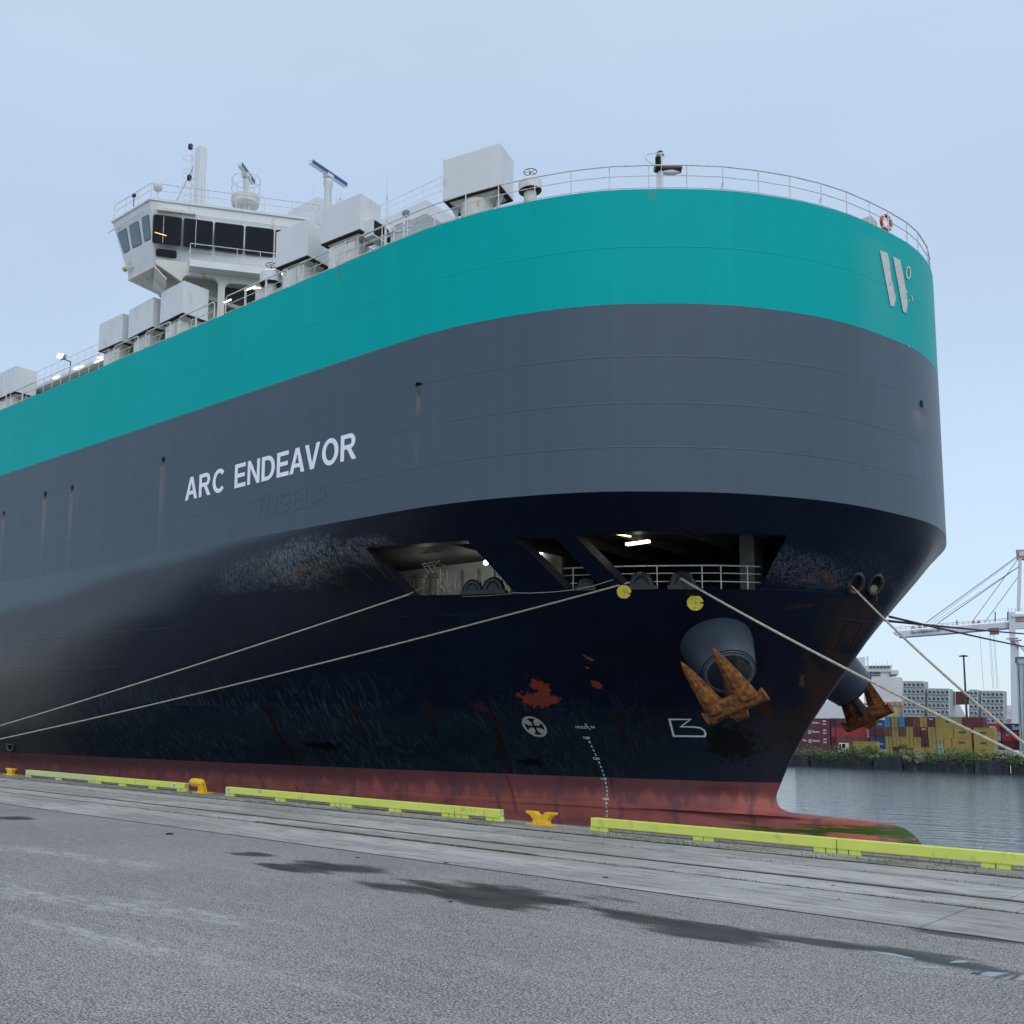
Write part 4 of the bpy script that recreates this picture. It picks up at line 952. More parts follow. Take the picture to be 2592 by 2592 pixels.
# yellow rat guards
ratm = mat('yellow_rat_guard', (.62, .50, .03), .5, var=.15, scale=6, dirt=(.3, .22, .03), dirt_amt=.3)
def ratguard(c, n, R, a0, lab):
    n = Vector(n).normalized(); t = n.cross(Vector((0, 0, 1))).normalized(); b = t.cross(n)
    if b.z < 0: b = -b
    right = Vector(RGT); t = t if t.dot(right) > 0 else -t
    k = 30; pts = []; g = math.radians(9)
    for i in range(k+1):
        q = a0+g+(2*math.pi-2*g)*i/k; pts.append(c+t*math.cos(q)*R+b*math.sin(q)*R)
    e0 = Vector((math.cos(a0), math.sin(a0))); w_ = .04
    for s in (-1, 1): pts.append(c+t*(e0.x*.03)+b*(e0.y*.03)+(t*(-e0.y)+b*e0.x)*w_*(-s))
    mb = MB(); P2 = pts; nn = n*.03
    vs = [p+nn for p in P2]+[p-nn for p in P2]; m_ = len(P2)
    mb.add(vs+[c+nn-(t*e0.x+b*e0.y)*.05, c-nn-(t*e0.x+b*e0.y)*.05], [(i, i+1, 2*m_) for i in range(m_-1)]+[(m_+i+1, m_+i, 2*m_+1) for i in range(m_-1)]+[(m_-1, 0, 2*m_)]+[(i, (i+1) % m_, m_+(i+1) % m_, m_+i) for i in range(m_)])
    root = empty('rat_guard', c, lab, 'rat guard', 'yellow rat guards on the mooring lines')
    mb.build('disc', ratm, root)
    MB().tube([c+t*R*-.0+b*R*1.0+nn, c-b*R+nn], .007, 5).build('rib', mat('rat_rib', (.35, .28, .02), .6), root)
    return root
c1 = hull_off(1579, 1484, .30); ratguard(c1, (.62, -.74, .1), .30, -.3, 'yellow slotted rat guard disc crossed by the mooring line'); c2 = hull_off(1758, 1516, .22)
ratguard(c2, (.55, -.8, .05), .34, 0, 'round yellow rat guard disc with a slot hanging clear on the dark hull')
MB().tube([c2+Vector((0, 0, .33)), c2+Vector((0, .3, .8))], .008, 5).build('lanyard', darkrope, ship)
# ---------------------------------------------------------------- yellow kerb along the quay edge
YK = 30.42
kx = lambda u, v: atY(u, v, YK).x
limem = mat('lime_kerb_paint', (.71, .77, .14), .5, var=.05, scale=1.5, dirt=(.52, .56, .15), dirt_amt=.05); limep = mat('faded_kerb_paint', (.62, .67, .30), .55, var=.06, scale=1.5, dirt=(.48, .50, .27), dirt_amt=.15)
endm = mat('end_plate', (.46, .50, .24), .6, var=.1); boltm = mat('bolt', (.15, .16, .10), .6); placm = mat('placard_white', (.68, .70, .72), .5); ink = mat('placard_ink', (.02, .03, .05), .6)
K = [kx(63, 1975), kx(237, 1985), kx(466, 1998), kx(570, 2008), kx(861, 2035), kx(1150, 2060), kx(1264, 2070), kx(1494, 2090), kx(2117, 2145)]
ZC = atY(1800, 2093, YK).z; ZC2 = atY(1800, 2127, YK).z
kz0, kz1 = .13, .42
def kerb(xa, xb, m, lab, endpl=None, plac=None):
    r = empty('kerb_beam', ((xa+xb)/2, YK, 0), lab, 'kerb beam', 'yellow kerb beams along the quay edge')
    MB().box((xa+.012, YK, kz0), (xb-.012, YK+.30, kz1)).build('beam', m, r, bevel=.022)
    L = xb-xa; n = max(1, round(L/3.1)); fx = [xa+.3]+[xa+L*i/n for i in range(1, n)]+[xb-.3]
    for x in fx:
        for dx in (-.17, .17): MB().box((x+dx-.155, YK+.03, 0), (x+dx+.155, YK+.27, kz0+.02)).build('support_block', m, r, bevel=.01)
    if endpl:
        x = xb-.012 if endpl > 0 else xa+.012
        p = MB().box((x-.004, YK+.03, kz0+.02), (x+.012, YK+.27, kz1-.02)) if endpl > 0 else MB().box((x-.012, YK+.03, kz0+.02), (x+.004, YK+.27, kz1-.02))
        ep = p.build('end_plate', endm, r)
        for yy in (.06, .24):
            for zz in (.05, .24): MB().lathe([(.012, 0), (.012, .01)], (x+endpl*.012, YK+yy, kz0+zz-.0), (endpl, 0, 0), 8).build('bolt', boltm, ep)
    if plac is not None:
        pc = MB().box((plac-.12, YK-.012, kz0+.03), (plac+.12, YK+.0, kz1-.02)).build('number_plate', placm, r)
        vs, fs = text_mesh('17', .2, .02, 1, 'CENTER'); q = MB().add([(plac+p_[0], YK-.016, kz0+.07+p_[1]) for p_ in vs], fs); q.build('number', ink, pc)
kerb(K[0], K[1], limep, 'pale faded kerb beam, farthest left on the quay edge')
kerb(K[1], K[2], limem, 'lime yellow kerb beam ending just left of the yellow bollard, number 17 plate', 1, K[2]-.8)
kerb(K[3], K[4], limem, 'lime yellow kerb beam starting right of the yellow bollard, number 17 plate', None, K[3]+.25)
kerb(K[4], K[5]-.0, limem, 'lime yellow kerb beam in the middle of the long run between bollard and cleat')
kerb(K[5], K[6], limem, 'short lime yellow kerb beam with bolted end plate just left of the cleat', 1)
kerb(K[7], K[8], limem, 'long lime yellow kerb beam right of the cleat below the bow')
kerb(K[8], K[8]+7.6, limem, 'lime yellow kerb beam running out of the frame at right')
# cleats and bent bollard
yelm = mat('quay_yellow', (.80, .46, .012), .42, var=.08, scale=5, dirt=(.45, .22, .02), dirt_amt=.2)
def cleat(x, lab, sc=1.0):
    r = empty('quay_cleat', (x, YK+.15, 0), lab, 'cleat', 'yellow mooring fittings on the quay edge'); y0 = YK+.02
    MB().box((x-.50*sc, y0-.1, 0), (x+.50*sc, y0+.4, .055)).build('base', yelm, r, bevel=.015)
    prof = [(-.34, .04), (-.30, .20), (-.44, .34), (-.62, .42), (-.62, .49), (-.22, .49), (-.11, .38), (0, .36), (.11, .38), (.22, .49), (.62, .49), (.62, .42), (.44, .34), (.30, .20), (.34, .04)]
    MB().prism([(x+a*sc, y0+.03, b*sc) for a, b in prof], (0, .26, 0)).build('horns', yelm, r, bevel=.03)
cleat(atY(1368, 2080, YK+.1).x, 'yellow double-horned cleat between two kerb beams under the dark bow', .96); cleat(atY(21, 1955, YK).x, 'yellow cleat at the far left end of the quay edge', .86)
xb = atY(506, 1995, YK+.1).x; r = empty('quay_bollard', (xb, YK+.2, 0), 'orange-yellow bollard with a fat bent head between the number 17 beams', 'bollard', 'yellow mooring fittings on the quay edge')
MB().box((xb-.38, YK-.1, 0), (xb+.5, YK+.5, .06)).build('base', yelm, r, bevel=.015)
xb -= .15
MB().tube([(xb+.12, YK+.2, .03), (xb+.12, YK+.2, .20), (xb+.10, YK+.2, .40)], [.19, .15, .16], 16).build('neck', yelm, r, smooth=True)
MB().tube([(xb+.30, YK+.2, .44), (xb+.27, YK+.2, .45), (xb+.14, YK+.2, .47), (xb-.15, YK+.19, .475), (xb-.45, YK+.18, .48), (xb-.60, YK+.17, .48), (xb-.68, YK+.16, .475)], [.04, .14, .205, .215, .215, .17, .05], 18).build('head', yelm, r, smooth=True)
MB().prism([(xb+.1, YK+.04, .05), (xb+.42, YK+.04, .05), (xb+.33, YK+.04, .3), (xb+.25, YK+.04, .42)], (0, .04, 0)).prism([(xb+.1, YK+.30, .05), (xb+.42, YK+.30, .05), (xb+.33, YK+.30, .3), (xb+.25, YK+.30, .42)], (0, .04, 0)).build('rib', yelm, r)
# small litter on the quay
for i, (u, v, s) in enumerate([(428, 2112, .12), (1130, 2185, .06), (905, 2171, .05), (1532, 2222, .07), (2108, 2242, .05), (1140, 2283, .05), (2125, 2276, .04)]):
    p = atZ(u, v, 0); rr = random.Random(i); mb = MB().lathe([(s*.9, 0), (s*1.1, s*.12), (s*.5, s*.3), (.001, s*.36)], p, n=7)
    mb.v = [(x+rr.uniform(-.3, .3)*s, y+rr.uniform(-.3, .3)*s, z) for x, y, z in mb.v]
    tag(mb.build('debris', soil), ['dark lump of debris on the asphalt left of the wet patches', 'small dark chip on the asphalt between two wet patches', 'dark chip beside the asphalt edge', 'small stone on the pale concrete near the rails', 'dark pebble on the concrete, right half', 'pebble lying below the edge strip', 'small clod near the cracked concrete at right'][i], 'debris')
# ================================================================ DECK GEAR
def shp(name, mb, m, parent=None, **k): return mb.build(name, m, parent or ship, **k)
def ventbox(tc, tl, tr, bc, Y, wlen=None, L=None, ztop=None, leg=True, label=None, lift=.35, rust=False):
    C = atY(*tc, Y); zt = C.z; zb = atY(*bc, Y).z
    if tl: T_ = atZ(*tl, zt); v = T_-C
    else: v = Vector((-L, 0, 0))
    L_ = v.length if L is None else L; d = v.normalized(); d = Vector((d.x, d.y, 0)).normalized()
    n = Vector((-d.y, d.x, 0)); n = n if n.y > 0 else -n
    W_ = wlen if wlen else max((atZ(*tr, zt)-C).length, .5)
    p = [C, C+d*L_, C+d*L_+n*W_, C+n*W_]
    bx = MB().prism([(q.x, q.y, zb) for q in p], (0, 0, zt-zb)).build('ventilator_housing', white, ship, bevel=.02)
    tag(bx, label)
    g = .0; c0 = C+d*L_/2+n*W_/2
    # drip edge and dark hollow underside
    p2 = [c0+(q-c0)*.985 for q in p]; MB().prism([(q.x, q.y, zb-.05) for q in p2], (0, 0, .055)).build('underside', mat_dark, bx)
    p3 = [(C+d*.25+n*.25), (C+d*(L_-.25)+n*.25), (C+d*(L_-.25)+n*(W_-.25)), (C+d*.25+n*(W_-.25))]
    q4 = [c0+(q-c0)*.42 for q in p3]; mb = MB()
    lo = [(q.x, q.y, zb-.5) for q in q4]; hi = [(q.x, q.y, zb-.06) for q in p3]
    mb.add(lo+hi, [(0, 1, 5, 4), (1, 2, 6, 5), (2, 3, 7, 6), (3, 0, 4, 7), (3, 2, 1, 0)]); mb.build('flared_collar', white2, bx)
    cc = c0-n*.1; hd = .62
    if label and 'round' in label: MB().lathe([(.78, ZD), (.78, zb-.3)], (cc.x, cc.y, 0), n=28).build('trunk', white2, bx, smooth=True)
    else:
        a_, b_ = d*(L_*.33), n*(W_*.36)
        MB().obox((cc.x, cc.y, (ZD+zb-.3)/2), a_, b_, (0, 0, (zb-.3-ZD)/2)).build('trunk', white2, bx, bevel=.04)
        fr = cc-n*(W_*.36+.012)+d*L_*.18; MB().obox((fr.x, fr.y, ZD+1.0), d*.25, n*.02, (0, 0, .62)).build('access_door', white, bx, bevel=.01)
        e_ = cc-n*(W_*.36+.05)-d*L_*.12; MB().tube([(e_.x, e_.y, ZD), (e_.x, e_.y, zb-.3)], .035).build('pipe', white2, bx)
    # gussets
    for s in (-1, 1):
        e_ = cc+d*s*L_*.34
        MB().prism([(e_.x, e_.y, zb-.06), (e_.x+d.x*s*L_*.13, e_.y+d.y*s*L_*.13, zb-.06), (e_.x, e_.y, zb-.9)], n*.03).build('gusset', white2, bx)
    MB().ring((cc.x-n.x*.5, cc.y-n.y*.5, ZD+.25), (0, 0, 1), .9, .05, 16).build('base_flange', rustm, bx)
    return bx, C, d, n, L_, W_, zb, zt
mat_dark = mat('rusty_underside', (.035, .022, .018), .8, var=.4, dirt=(.10, .035, .02), dirt_amt=.5); rustm = mat('rust_flange', (.06, .035, .025), .8, var=.4)
Z1 = lambda x, y: (240+x/2.415, 340+y/2.415)
YB = 34.3
VB = {}
VB[0] = ventbox((40.4, 925.3), None, (97.8, 940), (38.8, 988.7), YB, L=3.0, label='white ventilator housing farthest aft, cut by the left frame edge')
VB[1] = ventbox((311.4, 792.4), (251.9, 820.4), None, (307.3, 862.8), YB, wlen=1.8, label='white ventilator housing, smaller one left of a row of three')
VB[2] = ventbox((389, 751.2), (327, 785.1), None, (384.4, 826.6), YB, wlen=1.8, label='white ventilator housing in the middle of the row of three')
VB[3] = ventbox(Z1(545, 893), Z1(405, 968), Z1(722, 935), Z1(555, 1080), YB, label='white ventilator housing under the bridge wing support')
VB[4] = ventbox(Z1(1305, 515), Z1(1110, 600), None, Z1(1305, 735), YB, wlen=1.9, label='white ventilator housing in front of the bridge windows')
VB[5] = ventbox(Z1(1625, 358), Z1(1385, 460), Z1(1785, 420), Z1(1625, 575), YB, label='tall white ventilator housing with a side louvre hood')
VB[6] = ventbox((1265.4, 361.6), (1121.4, 405.9), (1310.4, 402.8), (1266, 465.7), 37.0, label='largest white ventilator housing, on a round trunk near the bow')
# louvre hood on the side of housing five
_, C5, d5, n5, L5, W5, zb5, zt5 = VB[5]
h0 = C5+n5*.35; f_ = -d5
hood = MB().prism([(h0.x, h0.y, zb5-.35), (h0.x, h0.y, zb5+.55), (h0.x+n5.x*1.5, h0.y+n5.y*1.5, zb5+.55), (h0.x+n5.x*1.5, h0.y+n5.y*1.5, zb5-.35)], f_*.55).build('louvre_hood', white, VB[5][0], bevel=.01)
hc = h0+f_*.56+n5*.75
MB().obox((hc.x, hc.y, zb5+.1), n5*.66, f_*.012, (0, 0, .36)).build('louvre_opening', blk, hood)
for i in range(6):
    q = hc+n5*(-.55+.22*i)+f_*.02; MB().obox((q.x, q.y, zb5+.1), n5*.015, f_*.02, (0, 0, .36)).build('louvre_bar', mat_dark, hood)
# red handwheel box by the big trunk
p = atY(1163, 538, 37.2); MB().box((p.x-.2, p.y-.15, ZD+.2), (p.x+.2, p.y+.15, ZD+.62)).build('hose_box', mat('red_box', (.32, .02, .03), .5), ship, bevel=.03)
# mushroom ventilators
def mushroom(u, vt, vb, Y, R, lab, vk):
    pt = atY(u, vt, Y); pb = atY(u, vb, Y); zt, zb = pt.z, pb.z
    r = MB().lathe([(R*.55, ZD), (R*.55, zb-.05), (R*.72, zb-.02)], (pt.x, Y, 0), n=28).build('mushroom_ventilator', white2, ship, smooth=True); tag(r, lab)
    MB().lathe([(R*.6, zb-.1), (R*.97, zb-.02), (R*.97, zb+.05)], (pt.x, Y, 0), n=28).build('rim', mat_dark, r)
    MB().lathe([(R, zb), (R*1.01, zt-.12), (R*.85, zt), (.001, zt+.05)], (pt.x, Y, 0), n=32).build('cap', white, r, smooth=True)
    hz = atY(u, vk, Y).z
    w_ = MB().ring((pt.x, Y, hz), (0, 0, 1), .30, .018, 24).tube([(pt.x, Y, zt), (pt.x, Y, hz)], .025)
    for i in range(5): q = 2*math.pi*i/5; w_.tube([(pt.x, Y, hz), (pt.x+.3*math.cos(q), Y+.3*math.sin(q), hz)], .012, 5)
    w_.build('hand_wheel', mat_dark, r)
mushroom(1342, 457, 484, 38.0, .54, 'mushroom ventilator with a hand wheel right of the big housing', 435.5)
p = Z1(1072, 825); mushroom(p[0]+2, p[1]+9, Z1(1070, 915)[1], 34.4, .60, 'low mushroom ventilator between ventilator housings', Z1(1070, 800)[1])
# bulwark gutter bar and bow railing along the edge of the weather deck
def deckpt(dd, inset=.10, sgn=-1, z=ZD):
    xs = stem(ZK); b = hb(dd, ZK); q = Vector((xs-dd, CL+sgn*b, z)); e2 = hb(dd+.1, ZK); t = Vector((-.1, sgn*(e2-b), 0)).normalized()
    n = Vector((-t.y, t.x, 0)); n = n if n.y*sgn < 0 or (abs(n.y) < .05 and n.x < 0) else -n
    if dd < .01: n = Vector((-1, 0, 0))
    return q+n*inset
def arc(sgn):
    pts, s = [], 0; prev = deckpt(0, .1, sgn); out_ = [(0, prev)]
    dd = 0
    while dd < 120:
        dd += max(.004, min(.05, dd*.1+.002)); q = deckpt(dd, .1, sgn); s += (q-prev).length; prev = q; out_.append((s, q, dd))
    return out_
def railing(pts, name, label, h=1.1, stay=True, mid=(.58, .1), parent=ship, r=.028, m=None, posts=True):
    m = m or railm
    r_ = MB().tube([p+Vector((0, 0, h)) for p in pts], r).build(name, m, parent); tag(r_, label)
    for k in mid: MB().tube([p+Vector((0, 0, k*h)) for p in pts], r*.62, 5).build('rail_bar', m, r_)
    for i, p in enumerate(pts):
        if posts: MB().tube([p, p+Vector((0, 0, h))], r*.85, 6).build('post', m, r_)
    return r_
AR = arc(-1); AP = arc(1)
def along(A, s): 
    i = next((k for k in range(1, len(A)) if A[k][0] >= s), len(A)-1); return A[i][1]
smax = next(a[0] for a in AR[1:] if a[2] > 21.2)
n_ = int(smax/1.5); st_pts = [along(AR, smax*i/n_) for i in range(n_+1)][::-1]; po = [along(AP, 1.5*i) for i in range(1, 17)]
railing(st_pts+po, 'bow_railing', 'white railing curving round the bow edge of the top deck')
for i in range(0, len(st_pts), 3):
    p = st_pts[i]; q = p+(Vector((-30, CL, p.z))-p).normalized()*.28; MB().tube([p+Vector((0, 0, .5)), q], .02, 5).build('railing_stay', railm, ship)
# stub rails between the housings (rounded ends)
def stub(x0, x1, lab, y=33.12):
    n = max(2, int((x1-x0)/1.4)+1); pts = [Vector((x0+(x1-x0)*i/(n-1), y, ZD)) for i in range(n)]
    r_ = MB().tube([pts[0]+Vector((0, 0, .12)), pts[0]+Vector((.0, 0, 1.0)), pts[0]+Vector((.12, 0, 1.1))]+[p+Vector((0, 0, 1.1)) for p in pts[1:-1]]+[pts[-1]+Vector((-.12, 0, 1.1)), pts[-1]+Vector((0, 0, 1.0)), pts[-1]+Vector((0, 0, .12))], .035).build('side_railing', railm, ship); tag(r_, lab)
    MB().tube([pts[0]+Vector((0, 0, .6)), pts[-1]+Vector((0, 0, .6))], .022, 5).build('rail_bar', railm, r_)
    MB().tube([pts[0]+Vector((0, 0, .14)), pts[-1]+Vector((0, 0, .14))], .025, 5).build('rail_bar', railm, r_)
    for p in pts[1:-1]: MB().obox(p+Vector((0, 0, .55)), (.05, 0, 0), (0, .03, 0), (0, 0, .55)).build('post', railm, r_)
ex = lambda x, y: atY(*Z1(x, y), 33.12).x
for a0, a1, lab in ((ex(1535, 720), ex(1775, 620), 'railing below the louvre hood'), (ex(1243, 870), ex(1442, 790), 'railing right of the rust-stained trunk'), (ex(800, 1050), ex(1178, 900), 'railing by the lit passage and the low mushroom ventilator'), (ex(512, 1205), ex(730, 1100), 'railing under the third housing of the row'),
                    (ex(310, 1250), ex(462, 1190), 'railing under the middle housing of the row')):
    stub(a0, a1, lab)
x8 = lambda x, y: atY(x/3.22, 780+y/3.22, 33.12).x
for a0, a1, lab in ((x8(925, 440), x8(1122, 360), 'railing under the smaller housing of the row'), (x8(80, 800), x8(285, 715), 'railing under the farthest aft housing'), (x8(-60, 850), x8(45, 820), 'bundle of rails at the left frame edge')):
    stub(a0, a1, lab)
# long plain railing between housings and raised walkway rail behind it
A_, B_ = x8(210, 745), x8(880, 460)
railing([Vector((A_+(B_-A_)*i/9, 33.15, ZD)) for i in range(10)], 'side_railing', 'long side railing between two housings at left', r=.024)
pA, pB = atY(315/3.22, 780+585/3.22, 36.0), atY(805/3.22, 780+380/3.22, 36.0)
mid_z = atY(430/3.22, 780+460/3.22, 36.0).z
zz = mid_z-1.1
railing([Vector((pA.x+(pB.x-pA.x)*i/9, 36.0, zz)) for i in range(-2, 10)], 'walkway_railing', 'upper walkway railing behind the side railing', r=.018)
MB().box((pA.x-3, 36.0, zz-.25), (pB.x+1, 36.9, zz)).build('walkway', white, ship)
# deckhouse side between housings with lit strip lamps
hx0, hx1 = -110, atY(*Z1(1180, 930), 36.4).x
MB().box((hx0, 36.6, ZD), (-48.5, CL+12.5, zz-.3)).build('deckhouse_base', white, ship)
for a, b in (((430/3.22, 780+573/3.22), (478/3.22, 780+553/3.22)), ((603/3.22, 780+497/3.22), (672/3.22, 780+470/3.22)), ((770/3.22, 780+445/3.22), (836/3.22, 780+417/3.22)), ((795/3.22, 780+405/3.22), (830/3.22, 780+396/3.22)),
             (Z1(792, 1028), Z1(832, 1010)), (Z1(918, 955), Z1(982, 930)), (Z1(965, 942), Z1(1010, 938)), (Z1(1140, 858), Z1(1158, 848))):
    strip(ship, atY(*a, 35.9), atY(*b, 35.9), .045)
MB().box((x8(560, 500), 36.1, ZD), (x8(700, 500), 36.5, ZD+1.5)).build('deck_locker', white, ship, bevel=.03)
# flood light on a bent post
p0 = atY(572/3.22, 780+600/3.22, 33.5); p1 = atY(575/3.22, 780+430/3.22, 33.5); p2 = atY(520/3.22, 780+415/3.22, 33.5)
fp = MB().tube([(p1.x, 33.5, ZD), (p1.x, 33.5, p1.z-.05), (p1.x-.1, 33.5, p1.z), (p2.x, 33.5, p2.z)], .045).build('floodlight_post', mat('post_grey', (.12, .14, .16), .5), ship)
q = Vector((p2.x, 33.45, p2.z+.1)); MB().obox(q, (.2, 0, .02), (0, .14, .05), (0, .02, .13)).build('floodlight', mat('housing_grey', (.35, .37, .4), .5), fp, bevel=.02)
q2 = q+Vector((-.22, -.1, .16)); MB().obox(q2, (.16, 0, -.03), (.02, .12, .02), (0.02, .03, .12)).build('floodlight_lens', mat('floodlight_lens', (1, 1, 1), .3, emit=(1, .98, .95), es=22), fp, bevel=.03)
# fore signal mast with horn
m0 = atY(1670.6, 383, 42.5); X_, Y_ = m0.x, 42.5
zz_ = lambda v, u=1671: atY(u, v, 42.5).z
fm = MB().lathe([(.17, ZD), (.17, zz_(475)), (.13, zz_(470)), (.13, zz_(396)), (.2, zz_(394)), (.2, zz_(391))], (X_, Y_, 0), n=16).build('fore_mast', white, ship); tag(fm, 'short white fore mast with horn at the bow')
MB().lathe([(.13, zz_(391)), (.16, zz_(388)), (.12, zz_(384)), (.02, zz_(382))], (X_, Y_, 0), n=12).build('mast_light', mat_dark, fm)
hr = Vector(RGT); hz_ = zz_(428)
MB().tube([Vector((X_, Y_, hz_))-hr*.28, Vector((X_, Y_, hz_))+hr*.05, Vector((X_, Y_, hz_))+hr*.6, Vector((X_, Y_, hz_+.02))+hr*.95, Vector((X_, Y_, hz_))+hr*1.02], [.16, .2, .20, .20, .1], 14).build('horn', blk2 if 'blk2' in globals() else mat('horn_black', (.012, .013, .018), .3), fm, smooth=True)
MB().tube([Vector((X_, Y_, hz_-.12))+hr*.05, Vector((X_, Y_, hz_-.16))+hr*.5, Vector((X_, Y_, hz_-.08))+hr*.98], [.12, .17, .1], 12).build('horn_cradle', white, fm, smooth=True)
MB().box((X_-.1, Y_-.3, hz_-.1), (X_+.12, Y_-.12, hz_+.5)).build('horn_bracket', blk, fm)
lp = [Vector((X_, Y_, zz_(392)))+hr*a_+Vector((0, 0, b_)) for a_, b_ in ((-.12, .1), (-.6, .02), (-.72, -.15), (-.5, -.4), (-.14, -.55))]; MB().tube(lp, .02, 5).build('ladder_hoop', railm, fm)
MB().tube([Vector((X_-.15, Y_-.1, ZD)), Vector((X_-.15, Y_-.1, zz_(392)))], .02, 5).tube([Vector((X_+.12, Y_-.15, ZD)), Vector((X_+.12, Y_-.15, zz_(392)))], .02, 5).build('ladder', railm, fm)
g0 = Vector((X_, Y_, ZD)); MB().tube([g0-hr*1.45, g0-hr*1.4+Vector((0, 0, .3)), g0-hr*.2+Vector((0, 0, .85)), g0+hr*.8+Vector((0, 0, .95)), g0+hr*1.15+Vector((0, 0, .7)), g0+hr*1.2], .028).build('guard_hoop', railm, ship)
# small mast, locker and lifebuoy near the right end of the railing
pl_ = atZ(*z3_(1308, 640), ZD+.02)
MB().box((pl_.x-.75, pl_.y+.15, ZD), (pl_.x-.15, pl_.y+.9, ZD+.62)).build('deck_locker', white2, ship, bevel=.02)
c_l = atZ(*z3_(1388, 618), ZD+.58); lbn = Vector((.95, -.32, 0)).normalized()
lr = MB().ring(c_l, lbn, .33, .07, 28, 10).build('lifebuoy', mat('lifebuoy_red', (.55, .06, .04), .5, var=.1), smooth=True); tag(lr, 'red and white lifebuoy on the bow railing above the painted emblem', 'lifebuoy')
lt = lbn.cross(Vector((0, 0, 1))).normalized()
for i in range(4):
    a_ = math.pi/4+math.pi/2*i; cc = c_l+(lt*math.cos(a_)+Vector((0, 0, 1))*math.sin(a_))*.33; tg = (-lt*math.sin(a_)+Vector((0, 0, 1))*math.cos(a_))
    MB().tube([cc-tg*.05, cc+tg*.05], .077, 10).build('white_band', white, lr)
# ================================================================ BRIDGE
BZ = 35.0; Bc = Vector((-49.57, 33.0, BZ)); fd = Vector((4.95, 7.53, 0)).normalized(); fn = Vector((fd.y, -fd.x, 0))
bw = empty('bridge', (-50, 40, ZD)); bw.parent = ship; bw.matrix_parent_inverse = wm(ship).inverted(); tag(bw, 'white wheelhouse with slanted wing and dark windows')
FP_ = lambda x, y, off=0: atP(*Z1(x, y), Bc+fn*off, np.array(fn))
SY = lambda x, y, Y=33.0: atY(*Z1(x, y), Y)
zs_ = FP_(365, 745).z; zlow = FP_(360, 790).z
ins = 1.0        # the side wall leans out at the top
ftop = [Bc+fd*t for t in (0, 9.9)]
A0 = Vector((-53.7, 33, BZ)); C0 = ftop[1]; C1 = Vector((C0.x+.5, CL, BZ))
def poly_box(top, bot, name, m, parent): 
    n = len(top); mb = MB().add(list(top)+list(bot), [tuple(range(n)), tuple(range(2*n-1, n-1, -1))]+[(i, (i+1) % n, n+(i+1) % n, n+i) for i in range(n)]); return mb.build(name, m, parent)
zw0 = zs_
bot = lambda p, dz, dy: Vector((p.x, p.y+dy, dz))
XBK = -53.7
top = [A0, Bc, C0, C1, Vector((XBK, CL, BZ))]
lowp = [Vector((-52.75, 33.75, zw0)), Vector((-49.9, 33.75, zw0)), Vector((C0.x, C0.y, zw0)), Vector((C1.x, CL, zw0)), Vector((XBK, CL, zw0))]
wh = poly_box(top, lowp, 'wheelhouse', white, bw)
mir = lambda ps: [Vector((p.x, 2*CL-p.y, p.z)) for p in ps]
poly_box(mir(top), mir(lowp), 'wheelhouse', white, bw)
# roof edge lip
rl_ = [Vector((A0.x-.1, 32.92, BZ)), Vector((Bc.x+.05, 32.92, BZ)), C0+fn*.1, Vector((C1.x+.1, CL, BZ)), Vector((XBK, CL, BZ))]
poly_box([p+Vector((0, 0, .12)) for p in rl_], rl_, 'roof_edge', white, bw)
glass = mat('bridge_glass', (.005, .009, .014), .15, var=.1, spec=.08); glassb = mat('bridge_glass_side', (.10, .16, .19), .05, var=.1, spec=.8)
gask = mat('gasket', (.02, .022, .025), .5)
def window(quad, n, m=glass, mull=True):
    n = Vector(n); c = sum(quad, Vector())/4; big = [c+(q-c)*1.06+n*.015 for q in quad]
    def rnd(qd, r):
        o_ = []
        for i in range(4):
            p0, p1, p2 = qd[i-1], qd[i], qd[(i+1) % 4]; a_ = p1+(p0-p1).normalized()*r; b_ = p1+(p2-p1).normalized()*r
            o_ += [a_*(1-t)**2+p1*2*t*(1-t)+b_*t*t for t in (0, .25, .5, .75, 1)]
        return o_
    pt_ = rnd(big, .16); w_ = obj('window', MB().add(pt_, [tuple(range(20))]).mesh('window'), gask, bw)
    pt_ = rnd([q+n*.028 for q in quad], .13); obj('pane', MB().add(pt_, [tuple(range(20))]).mesh('pane'), m, w_); return w_
WQ = [((362, 492), (530, 515), (522, 648), (370, 634)), ((548, 517), (720, 542), (716, 676), (546, 640)), ((736, 545), (908, 570), (902, 702), (730, 676)), ((925, 570), (1091, 595), (1088, 728), (918, 703)), ((1108, 597), (1260, 620), (1258, 750), (1106, 728))]
orl_ = mat('cabin_light', (1, .7, .3), .4, emit=(1, .60, .18), es=1.6)
for i, q in enumerate(WQ):
    p = [FP_(*a) for a in q]; zt_w = (p[0].z+p[1].z)/2; zb_w = (p[2].z+p[3].z)/2
    t0 = (p[0]-Bc).dot(fd); t1 = (p[1]-Bc).dot(fd)
    zt_w = 34.08; zb_w = 32.3
    Q = [Bc+fd*t+Vector((0, 0, z-BZ)) for t, z in ((t0, zt_w), (t1, zt_w), (t1, zb_w), (t0, zb_w))]
    window(Q, fn)
    if i == 0: strip(bw, Bc+fd*(t0+.1)+Vector((0, 0, 32.95-BZ))+fn*.05, Bc+fd*(t0+.8)+Vector((0, 0, 32.82-BZ))+fn*.05, .022, m=orl_)
    if i < 2: tm = t0+(t1-t0)*(.36 if i == 0 else .42); MB().obox(Bc+fd*tm+Vector((0, 0, (zt_w+zb_w)/2-BZ))+fn*.05, fd*.014, fn*.01, (0, 0, .85)).build('wiper', railm, bw)
q = [(378, 668), (500, 688), (500, 722), (380, 702)]; p = [FP_(*a) for a in q]; t0, t1 = (p[0]-Bc).dot(fd), (p[1]-Bc).dot(fd)
